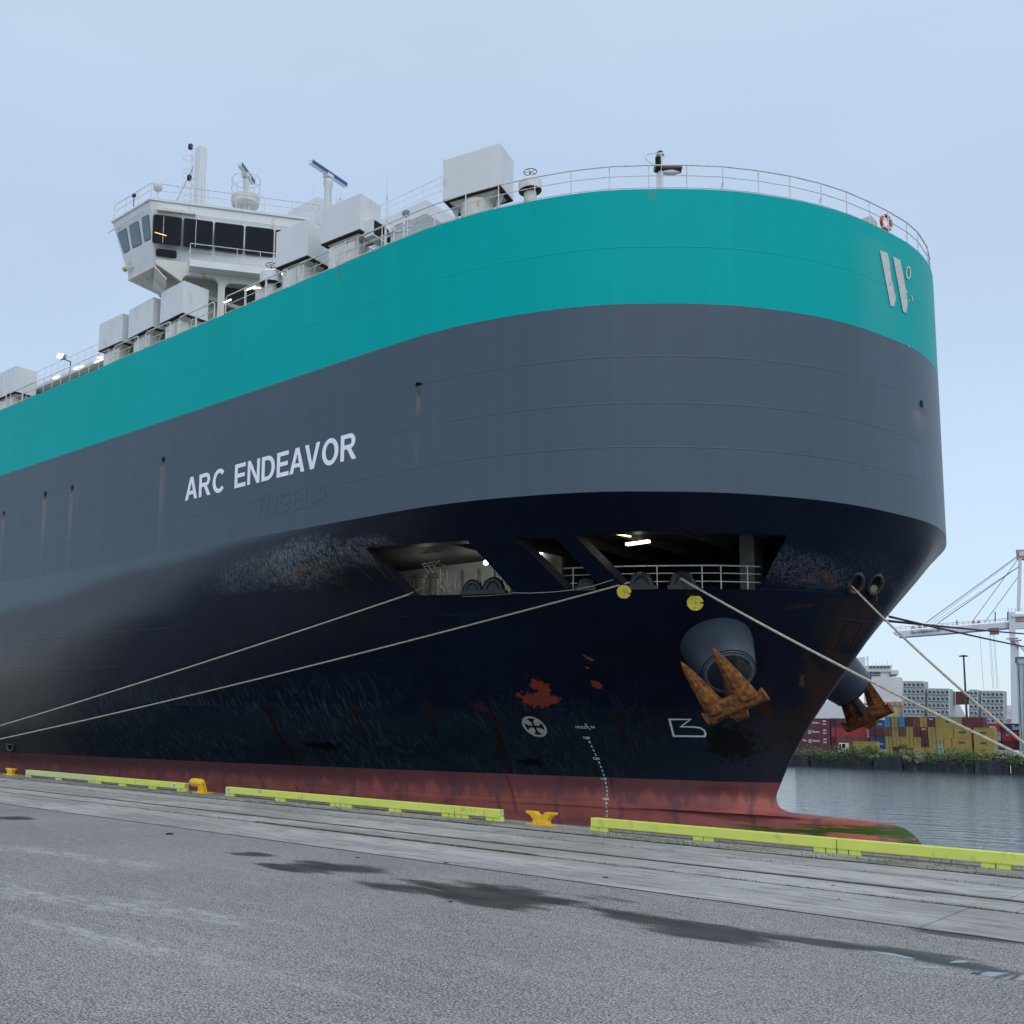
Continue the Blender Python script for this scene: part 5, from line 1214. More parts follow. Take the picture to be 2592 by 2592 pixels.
window([Bc+fd*t+Vector((0, 0, z-BZ)) for t, z in ((t0, 31.95), (t1, 31.95), (t1, 31.45), (t0, 31.45))], fn)
MB().obox(Bc+fd*1.6+fn*.12+Vector((0, 0, 34.42-BZ)), fd*1.15, fn*.12, (0, 0, .10)).build('awning_box', white2, bw, bevel=.02)
MB().tube([Bc+fd*.2+fn*.1+Vector((0, 0, -.66)), Bc+fd*9.3+fn*.1+Vector((0, 0, -.66))], .022, 5).build('window_rail', railm, bw)
# side windows on the leaning wall
def sidept(x, y):      # on the wall through A0-Bc and the sill line
    nrm = (Vector((0, .75, zw0-BZ))).cross(Vector((1, 0, 0))).normalized(); return atP(*Z1(x, y), Bc, np.array(nrm)), nrm
for q in (((287, 515), (331, 492), (342, 637), (303, 655)), ((211, 562), (266, 531), (288, 668), (232, 694)), ((139, 607), (194, 575), (214, 705), (178, 727))):
    pp = [sidept(*a) for a in q]; n_ = pp[0][1]; n_ = n_ if n_.y < 0 else -n_
    window([a[0] for a in pp], n_, glassb)
MB().tube([sidept(90, 607)[0]+Vector((0, -.12, 0)), sidept(310, 475)[0]+Vector((0, -.12, 0))], .025, 5).build('window_rail', railm, bw)
MB().obox(sidept(150, 575)[0]+Vector((0, -.05, 0)), (.05, 0, 0), (0, .04, 0), (0, 0, .05)).build('bracket', railm, bw)
# walkway below the front windows with its rail
wz = FP_(700, 745).z
w0_, w1_ = 2.5, 11.0; wdt = .8
wk = [Bc+fd*w0_, Bc+fd*w0_+fn*wdt, Bc+fd*w1_+fn*wdt, Bc+fd*w1_]
zwk = 31.15
MB().prism([(p.x, p.y, zwk-.42) for p in wk], (0, 0, .42)).build('front_walkway', white, bw)
railing([Vector((p.x, p.y, zwk)) for p in [Bc+fd*w0_+fn*.05]+[Bc+fd*(w0_+(w1_-w0_)*i/6)+fn*wdt for i in range(7)]], 'walkway_railing', None, h=1.0, parent=bw, r=.025)
# wing support: soffit box, raking brackets and the lower house with arched openings
soff = [Vector((-52.75, 33.75, zw0)), Vector((-49.9, 33.75, zw0)), Vector((C0.x, C0.y, zw0)), Vector((XBK, C0.y, zw0))]
def at_sup(x, y, t=None): return FP_(x, y)
g0 = [(-51.9, 34.0), (-50.1, 34.0)]
zl = zw0-.45; zr = ZD+.6
# outer soffit rim
poly_box([p for p in soff], [p+Vector((0, 0, -.35)) for p in soff], 'soffit', white2, bw)
# two raking side plates from the wing tip down inboard
for t_off in (0.0,):
    for xo, xi in ((-52.3, -49.3), (-50.0, -46.2)):
        a_ = [Vector((xo, 33.8, zl+.1)), Vector((xo+(xi-xo)*.12, 34.6, zl+.1)), Vector((xi+.0, 38.9, zr)), Vector((xi-.3, 37.8, zr))]
    pass
rk = lambda s, t: Bc+fd*s+Vector((0, 0, t-BZ))
def rplate(off, name):     # triangular raking plate parallel to the front, off metres aft
    o_ = -fn*off
    return MB().prism([rk(.45, zl+.4)+o_, rk(4.6, zl+.4)+o_, rk(4.6, ZD+1.2)+o_, rk(3.7, ZD+1.2)+o_, rk(.45, zl-.25)+o_], -fn*.12).build(name, white2, bw)
rplate(1.5, 'raking_bracket'); rplate(2.9, 'raking_bracket')
for k, (s0, t0, s1, t1) in enumerate([(.45, zl-.25, 1.2, zl-.95), (2.6, zl-2.25, 3.7, ZD+1.2)]):
    p = [rk(s0, t0), rk(s1, t1)]; MB().add([p[0], p[1], p[1]-fn*3.0, p[0]-fn*3.0, p[0]+Vector((0, 0, .1)), p[1]+Vector((0, 0, .1)), p[1]-fn*3.0+Vector((0, 0, .1)), p[0]-fn*3.0+Vector((0, 0, .1))], [(0, 1, 2, 3), (4, 5, 6, 7), (0, 1, 5, 4), (2, 3, 7, 6), (1, 2, 6, 5), (0, 3, 7, 4)]).build('underside_plate', white2, bw)
# lower front wall with arched openings
def arch_wall():
    zt, zb = zl+.3, ZD; s0, s1 = 3.6, 9.0; sA, zA = (FP_(372, 790)-Bc).dot(fd), FP_(372, 790).z; sB, zB_ = (FP_(545, 908)-Bc).dot(fd), FP_(545, 908).z
    S_ = lambda x, y: (FP_(x, y)-Bc).dot(fd)
    holes = [(S_(535, 840), S_(757, 860), 27.6, 30.5), (S_(797, 900), S_(985, 900), ZD+.3, 30.3)]
    bm = bmesh.new()
    def loop(pts): 
        vs = [bm.verts.new((a, b, 0)) for a, b in pts]; return [bm.edges.new((vs[i], vs[(i+1) % len(vs)])) for i in range(len(vs))]
    es = loop([(sB, zb), (s1, zb), (s1, zt), (sA, zt), (sA, zA), (sB, zB_)])
    for a, b, c, d in holes:
        r = .42; pts = []
        for cx_, cz_, q0 in ((b-r, d-r, 0), (a+r, d-r, 90), (a+r, c+r, 180), (b-r, c+r, 270)):
            for i in range(6): q = math.radians(q0+18*i); pts.append((cx_+r*math.cos(q), cz_+r*math.sin(q)))
        es += loop(pts)
    bmesh.ops.triangle_fill(bm, edges=es, use_beauty=True)
    r = bmesh.ops.extrude_face_region(bm, geom=bm.faces[:]); bmesh.ops.translate(bm, verts=[v for v in r['geom'] if isinstance(v, bmesh.types.BMVert)], vec=(0, 0, .3))
    bmesh.ops.recalc_face_normals(bm, faces=bm.faces)
    for v in bm.verts: s, t, dd = v.co; v.co = rk(s, t)+fn*(.02-dd)
    me = bpy.data.meshes.new('support_wall'); bm.to_mesh(me); bm.free(); obj('support_wall', me, white2, bw)
arch_wall()
sB_ = (FP_(545, 908)-Bc).dot(fd)
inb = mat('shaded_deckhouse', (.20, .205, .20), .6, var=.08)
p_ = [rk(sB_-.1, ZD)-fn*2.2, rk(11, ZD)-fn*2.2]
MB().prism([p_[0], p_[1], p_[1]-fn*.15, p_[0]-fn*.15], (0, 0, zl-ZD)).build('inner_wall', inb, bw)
MB().prism([rk(10.5, ZD), rk(10.5, ZD)-fn*5, Vector((-52, 58, ZD)), Vector((-40, 58, ZD))], (0, 0, zl+.3-ZD)).build('lower_house', white, bw)
MB().prism([rk(3.7, zl-1.2)-fn*1.0, rk(9, zl-2.4)-fn*1.0, rk(9, zl-2.6)-fn*1.0, rk(3.7, zl-1.45)-fn*1.0], -fn*.3).build('sloping_beam', white2, bw)
# roof railing
rp = [Vector((A0.x+.05, 33.05, BZ+.12)), Vector((A0.x+1.4, 33.05, BZ+.12)), Vector((A0.x+2.7, 33.05, BZ+.12)), Bc+Vector((-.05, .08, .12))]+[Bc+fd*(1.75*i)-fn*.08+Vector((0, 0, .12)) for i in range(1, 7)]
railing(rp, 'roof_railing', None, h=1.05, parent=bw, r=.026)
# wing-tip gear: staff, spot light, floodlight, yellow lamp
MB().tube([SY(121, 520)+Vector((0, 0, 0)), SY(121, 400)], .03, 5).build('flagstaff', railm, bw)
p = Bc+fd*.25+Vector((0, .2, .12)); MB().lathe([(.06, 0), (.06, .55)], p, n=8).lathe([(.05, .5), (.24, .66), (.30, .88), (.24, 1.1), (.02, 1.16)], p, n=16).build('search_light', white, bw, smooth=True)
p = SY(240, 375); MB().obox(p, (.12, 0, 0), (0, .08, 0), (0, 0, .08)).tube([p, p+Vector((0, 0, -.7))], .03, 5).build('deck_light', gask, bw)
p = SY(183, 825, 33.4); MB().tube([p, p+Vector((.75, .35, .1))], .04, 6).build('lamp_bracket', railm, bw); MB().lathe([(.02, -.16), (.12, -.12), (.14, .1), (.02, .16)], p, (.3, -.9, .2), 10).build('side_lamp', mat('brass_yellow', (.45, .32, .05), .5), bw)
# signal mast with ladder
def lift(px, py, Y): return atY(*Z1(px, py), Y)
Ym = 40.0
a, b = lift(636, 440, Ym), lift(636, 95, Ym); mw = .30
MB().obox((a.x, Ym, (a.z+b.z)/2-.6), (mw, 0, 0), (0, .3, 0), (0, 0, (b.z-a.z)/2+.6)).build('signal_mast', white, bw, bevel=.03)
MB().prism([(a.x+mw, Ym-.1, a.z+3.0), (a.x+mw+.35, Ym-.1, a.z-1), (a.x+mw, Ym-.1, a.z-1)], (0, .1, 0)).build('mast_bracket', white, bw)
for dx in (-.50, -.72): MB().tube([(a.x+dx, Ym-.3, a.z-.5), (a.x+dx, Ym-.3, b.z-.3)], .022, 5).build('ladder_rail', railm, bw)
lm = MB()
for i in range(16): z = a.z-.2+.32*i; lm.tube([(a.x-.72, Ym-.3, z), (a.x-.50, Ym-.3, z)], .014, 4)
for i in range(4): lm.ring((a.x-.82, Ym-.45, b.z-.6-1.0*i), (0, 0, 1), .36, .014, 14, 4)
for k in (-1, 0, 1): lm.tube([(a.x-1.15, Ym-.45+.2*k, b.z-.6), (a.x-1.15, Ym-.45+.2*k, b.z-3.6)], .012, 4)
lm.build('ladder_cage', railm, bw)
for x, y in ((585, 75), (578, 265)):
    p = lift(x, y, Ym-.3); MB().lathe([(.08, -.22), (.17, -.15), (.17, .12), (.08, .2)], p, n=12).build('navigation_light', gask, bw); MB().tube([p+Vector((0, 0, -.1)), (a.x-.2, Ym-.2, p.z-.35)], .03, 5).build('bracket', railm, bw)
MB().tube([lift(605, 190, Ym-.5), lift(560, 290, Ym-.5), lift(500, 405, Ym-.5)], .018, 5).build('cable', mat_dark, bw)
bluem = mat('radar_blue', (.015, .075, .26), .4)
def radar(base, Y, zb_y, zt_y, ends, lab, rpost, platform=False, hood=None):
    o = lift(base, zb_y, Y); t = lift(base, zt_y, Y)
    r_ = MB().lathe([(rpost, min(o.z, BZ)), (rpost, t.z-.9), (rpost*1.25, t.z-.8), (rpost*1.25, t.z-.35), (rpost*.6, t.z-.3), (rpost*.5, t.z)], (o.x, Y, 0), n=18).build('radar_mast', white, bw, smooth=True)
    # scanner bar between two sight points, depth chosen so it turns level
    e0 = atZ(*Z1(*ends[0]), t.z+.12); e1 = atZ(*Z1(*ends[1]), t.z+.12)
    c = Vector((o.x, Y, t.z+.12)); d = (e1-e0); d.z = 0; L = min(d.length, 4.4)/2; d.normalize()
    n = d.cross(Vector((0, 0, 1))); n = n if n.dot(Vector(-FWD)) > 0 else -n
    MB().obox(c, d*L, n*.16, (0, 0, .13)).build('scanner', white, r_, bevel=.02)
    MB().obox(c+n*.17, d*L*.98, n*.02, (0, 0, .12)).build('scanner_face', bluem, r_)
    MB().obox(c+Vector((0, 0, -.2)), d*.3, n*.25, (0, 0, .12)).build('gear_box', white, r_)
    if platform:
        pz = lift(base, 395, Y).z
        MB().lathe([(.2, pz-.55), (.95, pz-.5), (1.02, pz), (.001, pz+.02)], (o.x, Y, 0), n=28).build('radar_platform', white2, r_)
        for i in range(10): q = 2*math.pi*i/10; MB().tube([(o.x+math.cos(q), Y+math.sin(q), pz), (o.x+math.cos(q), Y+math.sin(q), pz+1.35)], .018, 5).build('post', railm, r_)
        MB().ring((o.x, Y, pz+1.35), (0, 0, 1), 1.0, .024, 28, 5).ring((o.x, Y, pz+.7), (0, 0, 1), 1.0, .016, 28, 5).build('platform_ring', railm, r_)
        for q in (0, 2.1, 4.2): MB().tube([(o.x+.8*math.cos(q), Y+.8*math.sin(q), BZ-.2), (o.x+.35*math.cos(q), Y+.35*math.sin(q), pz-.4)], .06, 6).build('strut', white, r_)
    return r_
radar(918, 42.2, 480, 255, ((880, 185), (962, 300)), '', .17, True)
radar(1422, 46.0, 470, 255, ((1330, 180), (1545, 325)), '', .26)
for x, y0, y1, Y in ((1334, 445, 315, 45.0), (1787, 385, 265, 40.0), (1478, 420, 350, 46), (1507, 410, 350, 46), (1497, 415, 368, 46)):
    a, b = lift(x, y0, Y), lift(x, y1, Y); MB().tube([(a.x, Y, a.z-1.5), (a.x, Y, a.z), (a.x, Y, b.z)], [.04, .03, .014], 6).lathe([(.05, 0), (.05, .35)], (a.x, Y, a.z-.1), n=8).build('whip_antenna', railm, bw)
# upper cabin behind the housings and deck railings seen past them
a = lift(1240, 500, 48.0); b = lift(1385, 460, 48.0)
MB().box((a.x, 47, BZ-2), (a.x+3.2, 50, lift(1300, 475, 48.0).z)).build('roof_cabin', white, bw)
p0 = lift(1800, 410, 52.0); zr_ = p0.z
railing([Vector((p0.x+1.6*i*1, 52.0, zr_-1.1)) for i in range(-1, 7)], 'far_railing', None, r=.022, parent=bw)
MB().box((p0.x-3, 52, zr_-2.2), (p0.x+3.5, 56, zr_-1.15)).build('midship_house', white, bw)
p = atY(*Z1(1903, 488), 35.2); MB().lathe([(.08, -.1), (.17, -.02), (.20, .06), (.02, .08)], p, (.5, -.8, .1), 14).build('loudspeaker', mat('grey_green', (.10, .17, .17), .5), ship); MB().tube([(p.x, 35.3, ZD), (p.x, 35.3, p.z)], .03, 5).build('speaker_post', railm, ship)
# step ladder and pipework between the louvre hood and big housing
for x, y, xx, yy in ((1780, 560, 1830, 620), (1760, 640, 1930, 560), (1800, 600, 1925, 590), (1830, 560, 1925, 520)):
    a, b = atY(*Z1(x, y), 34.2), atY(*Z1(xx, yy), 34.4); MB().tube([a, b], .05, 6).build('pipe', railm, ship)
for x in (1780, 1830, 1890): a = atY(*Z1(x, 560), 34.2); MB().tube([(a.x, 34.2, ZD), (a.x, 34.2, ZD+1.7)], .05, 6).build('post', railm, ship)
# ================================================================ FAR SHORE
hz_ = lambda u, v, Y=YQ: atY(u, v, Y)
wallm = mat('far_quay_wall', (.030, .034, .042), .85, var=.35, scale=.5, stretch=(1, 1, .3), dirt=(.10, .095, .09), dirt_amt=.15)
fq = empty('far_quay_wall', (-20, YQ, ZW)); fq['kind'] = 'structure'
xl_, xr_ = atY(1800, 1940, YQ).x, 130
bays = [atY(u, 1940, YQ).x for u in (1900, 1992+64, 2192+25, 2192+100, 2392+80, 2392+168, 2660)]
bays = [-300]+bays+[200]
for i, (a, b) in enumerate(zip(bays[:-1], bays[1:])):
    off = (.0, .8, .2, .9, .1, .7, .0, .6)[i % 8]
    MB().box((a+.2, YQ-1.6-off, ZW-1), (b-.2, YQ, ZF+.15)).build('wall_bay', wallm, fq)
    mb = MB(); x = a+.5
    while x < b-.6: mb.box((x, YQ-1.72-off, ZW-1), (x+.35, YQ-1.59-off, ZF-.3)); x += 1.1
    o = mb.build('fender_piles', wallm, fq); o['kind'] = 'stuff'
# container colours
CC = {'olive': (.26, .22, .055), 'yellow': (.33, .24, .06), 'maroon': (.11, .028, .034), 'brown': (.17, .055, .04), 'red': (.34, .035, .045), 'blue': (.025, .07, .19), 'lightblue': (.03, .20, .36), 'navy': (.025, .035, .13),
      'grey': (.32, .36, .38), 'slate': (.07, .08, .10), 'mint': (.20, .42, .32), 'pale': (.42, .34, .22), 'factor': (.13, .03, .045), 'white': (.5, .53, .55)}
CM = {k: mat('container_'+k, v, .6, var=.1, scale=.35, dirt=tuple(c*.6 for c in v), dirt_amt=.25) for k, v in CC.items()}
barm = mat('lock_bar', (.30, .30, .29), .5); whitel = mat('container_lettering', (.62, .64, .64), .6); darkl = mat('dark_lettering', (.03, .025, .02), .6)
def container(x0, x1, z0, z1, Y, col, label, kind='side', dep=4.0, group='stacked shipping containers across the harbour', text=None, gap=.05):
    x0 += gap; x1 -= gap
    r = empty('shipping_container', ((x0+x1)/2, Y, z0), label, 'container', group)
    m = CM[col]; mb = MB(); f = .12
    mb.box((x0, Y+.07, z0), (x1, Y+dep, z1))
    for a, b, c, d in ((x0, x0+f, z0, z1), (x1-f, x1, z0, z1), (x0+f, x1-f, z1-f, z1), (x0+f, x1-f, z0, z0+f*1.2)): mb.box((a, Y, c), (b, Y+.069, d))
    mb.build('body', m, r)
    mb = MB()
    if kind == 'side':
        n = max(3, int((x1-x0)/.42)); s = (x1-x0-2*f)/n
        for i in range(n): a = x0+f+s*i+s*.2; mb.add([(a, Y+.069, z0+f*1.3), (a+s*.15, Y+.03, z0+f*1.3), (a+s*.45, Y+.03, z0+f*1.3), (a+s*.6, Y+.069, z0+f*1.3), (a, Y+.069, z1-f*1.1), (a+s*.15, Y+.03, z1-f*1.1), (a+s*.45, Y+.03, z1-f*1.1), (a+s*.6, Y+.069, z1-f*1.1)], [(0, 1, 5, 4), (1, 2, 6, 5), (2, 3, 7, 6)])
        mb.build('corrugated_side', m, r)
    else:
        mb.box(((x0+x1)/2-.02, Y+.02, z0+f), ((x0+x1)/2+.02, Y+.069, z1-f)).build('door_seam', darkl, r)
        for k in (.22, .40, .60, .78):
            MB().tube([(x0+(x1-x0)*k, Y+.03, z0+.1), (x0+(x1-x0)*k, Y+.03, z1-.1)], .02, 4).build('lock_bar', m if col in ('maroon', 'brown') else barm, r)
    if text:
        for s, rx, rz, sz, tm in text:
            vs, fs = text_mesh(s, sz, .03, 1, 'CENTER'); cx = x0+(x1-x0)*rx; cz_ = z0+(z1-z0)*rz
            MB().add([(cx+p[0], Y-.01, cz_+p[1]) for p in vs], fs).build('lettering', tm, r)
    return r
Y0 = 292.0
X = lambda u: atY(u, 1860, Y0).x
z5 = lambda x: 2392+x/9.66
z6u = lambda x: 2192+x/9.66
z7u = lambda x: 1992+x/9.66
ZT_ = atY(2300, 1760+527/9.66, Y0).z; RH = (ZT_-atY(2300, 1760+1262/9.66, Y0).z)/3
rows = [(ZT_-RH*(i+1), ZT_-RH*i) for i in range(4)]
MSC = [('m s', .5, .52, .55, darkl), ('c', .5, .25, .55, darkl)]
RN = ('top row', 'second row from top', 'third row from top', 'bottom row')
ROW = [
 [(465, 612, 'lightblue', 'e'), (628, 795, 'olive', 'd'), (805, 968, 'lightblue', 'e'), (978, 1150, 'maroon', 'd'), (1152, 1318, 'brown', 'd'), (1325, 1512, 'yellow', 'e'), (1517, 1700, 'maroon', 'dl'), (1704, 2372, 'olive', 'm')],
 [(465, 622, 'brown', 'd'), (628, 803, 'olive', 'd'), (808, 965, 'brown', 'd'), (972, 1162, 'olive', 'd'), (1166, 1335, 'maroon', 'd'), (1338, 1505, 'maroon', 'dl'), (1512, 1702, 'yellow', 'd'), (1706, 2140, 'yellow', 's')],
 [(468, 635, 'yellow', 'd'), (638, 830, 'yellow', 'd'), (833, 1062, 'yellow', 's'), (1065, 1162, 'yellow', 's'), (1166, 1342, 'yellow', 'd'), (1350, 1510, 'maroon', 'd'), (1520, 1722, 'yellow', 'd'), (1728, 1880, 'pale', 'd'), (1884, 2086, 'yellow', 's')],
 [(475, 640, 'yellow', 'd'), (645, 806, 'maroon', 'd'), (812, 1110, 'yellow', 's'), (1114, 1424, 'yellow', 's'), (1428, 1722, 'yellow', 's'), (1730, 1900, 'mint', 'd'), (1905, 2086, 'yellow', 's')]]
CN = {'lightblue': 'light blue', 'factor': 'maroon', 'slate': 'dark slate', 'pale': 'pale tan', 'navy': 'navy blue'}
OR = ['first', 'second', 'third', 'fourth', 'fifth', 'sixth', 'seventh', 'eighth', 'ninth', 'tenth']
for i, (za, zb) in enumerate(rows):
    for j, (a, b, col, k) in enumerate(ROW[i]):
        tx = None
        if k == 'm': tx = [('MSC', .52, .48, .8, darkl)]
        if 'l' in k and k != 'l': tx = [('MSC', .5, .72, .5, whitel)]
        container(X(z6u(a)), X(z6u(b)), za, zb, Y0, col, f'{CN.get(col, col)} container, {RN[i]} of main stack, {OR[j]} from left', 'end' if k[0] in 'de' else 'side', text=tx)
container(X(z5(445)), X(z5(950)), *rows[0], Y0, 'maroon', 'plain maroon container at the right end of the top row')
for i in (1, 2, 3):
    a0 = (212, 158, 150)[i-1]
    container(X(z5(a0-(0))), X(z5(650)), *rows[i], Y0, 'yellow', f'long yellow lettered container in {RN[i]}, just left of the dark gap', text=[('msc', .5, .45, .9, darkl)] if i < 3 else None)
    container(X(z5(690)), X(z5(1185)), *rows[i], Y0, 'yellow', f'long yellow container closing {RN[i]} at the right end', text=[('msc', .5, .45, .9, darkl)] if i < 3 else None)
for i, (c1_, tx1) in enumerate((('red', [('SEA', .55, .4, .9, whitel)]), ('grey', [('K', .55, .35, 1.2, mat('blue_lettering', (.02, .05, .12), .6))]), ('slate', None))):
    za, zb = rows[i][0]-.9, rows[i][1]-.9
    Y1 = Y0+14; f_ = Y1/Y0
    X1 = lambda u: atY(u, 1860, Y1).x
    tz = [atY(2520, 1760+q/9.66, Y1).z for q in (688, 892, 1105, 1330)]
    container(X1(z5(930)), X1(z5(1366)), tz[i+1], tz[i], Y1, c1_, f'{CN.get(c1_, c1_)} container behind the right end of the main stack', text=tx1, group='container stack at the right edge')
    c2_ = ('navy', 'red', 'maroon')[i]; tx2 = ([('Saf', .78, .3, 1.5, whitel)], [('H', .3, .55, .7, whitel)], [('~', .3, .6, .7, whitel)] if False else None)[i]
    container(X1(z5(1385)), X1(z5(1852)), tz[i+1], tz[i], Y1, c2_, f'{CN.get(c2_, c2_)} container in the farthest right stack, {("top", "middle", "bottom")[i]} one', text=tx2, group='container stack at the right edge')
# left stacks
Y2 = Y0+16
X2 = lambda u: atY(u, 1860, Y2).x
tz = [atY(2050, 1760+q/9.66, Y2).z for q in (562, 782, 1002, 1222, 1442)]
for i in range(4):
    a, b = X2(z7u(170)), X2(z7u(1058)); s = b-a
    tx = [('The', .29, .42, .80, whitel), ('Factor', .62, .42, .80, whitel), ('ZIM', .855, .28, .62, whitel), ('Z', .443, .36, .85, whitel)] if i < 3 else [('- -', .6, .8, .6, whitel)]
    r = container(a, b, tz[i+1], tz[i], Y2, 'factor', f'maroon container lettered The Z Factor beside the stem, {RN[i]}' if i < 3 else 'mostly hidden maroon container at the foot of the lettered stack', text=tx, group='maroon lettered stack beside the stem')
    if i < 3:
        cx = a+s*.445; cz_ = tz[i+1]+(tz[i]-tz[i+1])*.36; vs, fs = band([(cx-.36, cz_-.14), (cx+.36, cz_-.14), (cx+.36, cz_+.78), (cx-.36, cz_+.78)], .05); MB().add([(p[0], Y2-.01, p[1]) for p in vs], fs).build('emblem_frame', whitel, r)
        MB().box((a+s*.81, Y2-.012, tz[i]-.95), (a+s*.90, Y2+.02, tz[i]-.62)).build('emblem_bars', whitel, r)
    for (p_, q_, cc, nm) in (((1080, 1190, 'maroon', 'narrow end of a maroon container'), (1192, 2055, ('maroon', 'red', 'brown', 'maroon')[i], ('maroon', 'bright red', 'brown', 'maroon')[i]+' long container')) [0:1][0], ) if False else ((1080, 1188, ('maroon', 'red', 'maroon', 'maroon')[i], 'end face'), (1192, 2052, ('maroon', 'red', 'brown', 'maroon')[i], 'long side')):
        container(X2(z7u(p_)), X2(z7u(q_)), tz[i+1]+.05, tz[i]+.05, Y2-.0, cc, f'{nm} of {"bright red" if cc == "red" else cc} container behind white truck, {RN[i]}', 'end' if q_ < 1200 else 'side', group='stack behind the white truck')
Y3 = Y0+9; X3 = lambda u: atY(u, 1860, Y3).x
tz = [atY(2215, 1760+q/9.66, Y3).z for q in (600, 808, 1035, 1320)]
for i in range(3):
    cc = ('blue', 'maroon', 'blue')[i]
    container(X3(z6u(22)), X3(z6u(78)), tz[i+1], tz[i], Y3, ('grey', 'grey', 'maroon')[i], f'sliver of {("grey", "grey", "maroon")[i]} container left of the short stack, {RN[i]}', 'end', group='short stack left of the main stack')
    container(X3(z6u(82)), X3(z6u(228)), tz[i+1], tz[i], Y3, cc, f'{cc} container end at left of the short stack, {RN[i]}', 'end', group='short stack left of the main stack')
    container(X3(z6u(232)), X3(z6u(462)), tz[i+1], tz[i], Y3, cc, f'{cc} container touching the main stack on its left, {RN[i]}', 'side', text=[('~ c', .5, .35, .7, whitel)] if False else [('CMA', .5, .4, .6, whitel)] if cc == 'blue' else None, group='short stack left of the main stack')
# truck with a yellow box
YT = 272.0; XT = lambda u: atY(u, 1890, YT).x
tkz = atY(2130, 1760+1165/9.66, YT).z; gx = lambda x: XT(z7u(x))
tr = empty('yard_truck', (gx(1340), YT, ZF), 'white yard truck cab with dark windows in front of the maroon containers', 'truck')
cabm = mat('truck_white', (.70, .72, .74), .4)
g0_, g1_ = gx(1250), gx(1445); zc0 = ZF+.5
MB().prism([(g0_, YT, zc0), (g1_, YT, zc0), (g1_, YT, tkz), (g0_+.25, YT, tkz), (g0_, YT, zc0+1.0)], (0, 2.2, 0)).build('cab', cabm, tr, bevel=.05)
MB().box((g0_+.95, YT-.02, tkz-1.35), (g1_-.15, YT+.01, tkz-.2)).build('side_window', glass, tr)
MB().prism([(g0_+.12, YT-.02, zc0+1.0), (g0_+.75, YT-.02, zc0+1.0), (g0_+.75, YT-.02, tkz-.3), (g0_+.32, YT-.02, tkz-.3)], (0, .03, 0)).build('windscreen', glass, tr)
MB().box((g0_-.2, YT+.2, ZF+.35), (g1_+8.6, YT+1.9, ZF+.75)).build('chassis', darkl, tr)
for x in (g0_+.6, g1_+.6, g1_+6.4, g1_+7.5): MB().lathe([(.5, 0), (.5, .3)], (x, YT, ZF+.5), (0, 1, 0), 16).build('wheel', blk, tr)
container(gx(1610), atY(z6u(262), 1890, YT).x, ZF+.95, atY(2150, 1760+1118/9.66, YT).z, YT, 'yellow', 'yellow container riding on the white yard truck', 'side', dep=2.4, text=[('msc', .6, .4, .7, darkl)], group='container on the truck')
# vegetation on the far bank
rv = random.Random(5)
gm = [mat('bank_green', (.115, .155, .06), .8, var=.5, scale=1.3), mat('bank_dark_green', (.07, .115, .04), .8, var=.5, scale=1.3), mat('bush_pale', (.26, .31, .20), .8, var=.35, scale=2)]
def leaves(mb, c, r, n, s, flat=1.0):
    for _ in range(n):
        while True:
            v = Vector((rv.uniform(-1, 1), rv.uniform(-1, 1), rv.uniform(-1, 1)))
            if .25 < v.length < 1: break
        p = Vector((c[0]+v.x*r[0], c[1]+v.y*r[1], c[2]+v.z*r[2])); a = Vector((rv.gauss(0, 1), rv.gauss(0, 1), rv.gauss(0, .7))).normalized(); b = a.orthogonal().normalized(); k = s*rv.uniform(.5, 1.3)
        mb.add([p-a*k, p+b*k*.5, p+a*k, p-b*k*.5], [(0, 1, 2, 3)])
for gi in (0, 1):
    mb = MB(); x = -110
    while x < 45:
        h = 1.0+.8*max(0, math.sin(x*.21+gi*2))+.5*rv.random()
        leaves(mb, (x, YQ-1.1+rv.uniform(-.4, 1.2), ZF+.1+h*.25), (1.6, 1.0, h), 90 if gi == 0 else 60, .27); 
        if rv.random() < .35: leaves(mb, (x, YQ-2.1, ZF-.5), (1.0, .4, .9), 26, .2)
        x += .95
    tag(obj('bank_grass', mb.mesh('bank_grass'), gm[gi]), kind='stuff')
def bush(u, v, w, h, m, lab, tall=False):
    p = atY(u, v, YQ-2.0); r = empty('bush', (p.x, YQ-1.6, ZF), lab, 'bush'); s = atY(u, v, YQ-2).z
    fr = random.Random(int(u)); mb = MB()
    for k in range(9): leaves(mb, (p.x+fr.uniform(-.5, .5)*w, YQ-2.0+fr.uniform(-.4, .4), p.z+fr.uniform(-.5, .5)*h), (w*.33, .6, h*.33), 46, .17)
    obj('foliage', mb.mesh('foliage'), m, r)
    mb = MB()
    for k in range(4): mb.tube([(p.x+.1*k-.2, YQ-1.6, ZF-.2), (p.x+fr.uniform(-.4, .4)*w, YQ-2.0, p.z+fr.uniform(-.2, .4)*h)], [.05, .015], 5)
    mb.build('stem', mat_dark, r)
bush(2213, 1913, 1.9, 1.9, gm[2], 'pale grey-green bush spilling over the far wall, leftmost of three'); bush(2289, 1912, 1.9, 2.0, gm[2], 'pale bush spilling over the far wall, middle of three'); bush(2327, 1917, 1.5, 1.9, gm[2], 'pale bush spilling over the far wall, rightmost of three')
bush(2154, 1898, 2.4, 1.7, gm[0], 'tall green bush on the far bank right of the white truck'); bush(2437, 1910, 4.2, 2.3, gm[1], 'large dark green bush on the far bank at right'); bush(2288, 1893, 2.6, 1.2, gm[1], 'dark green bush rising above the pale middle bush'); bush(2204, 1897, 2.2, 1.6, gm[1], 'dark green bush below the yellow truck load')
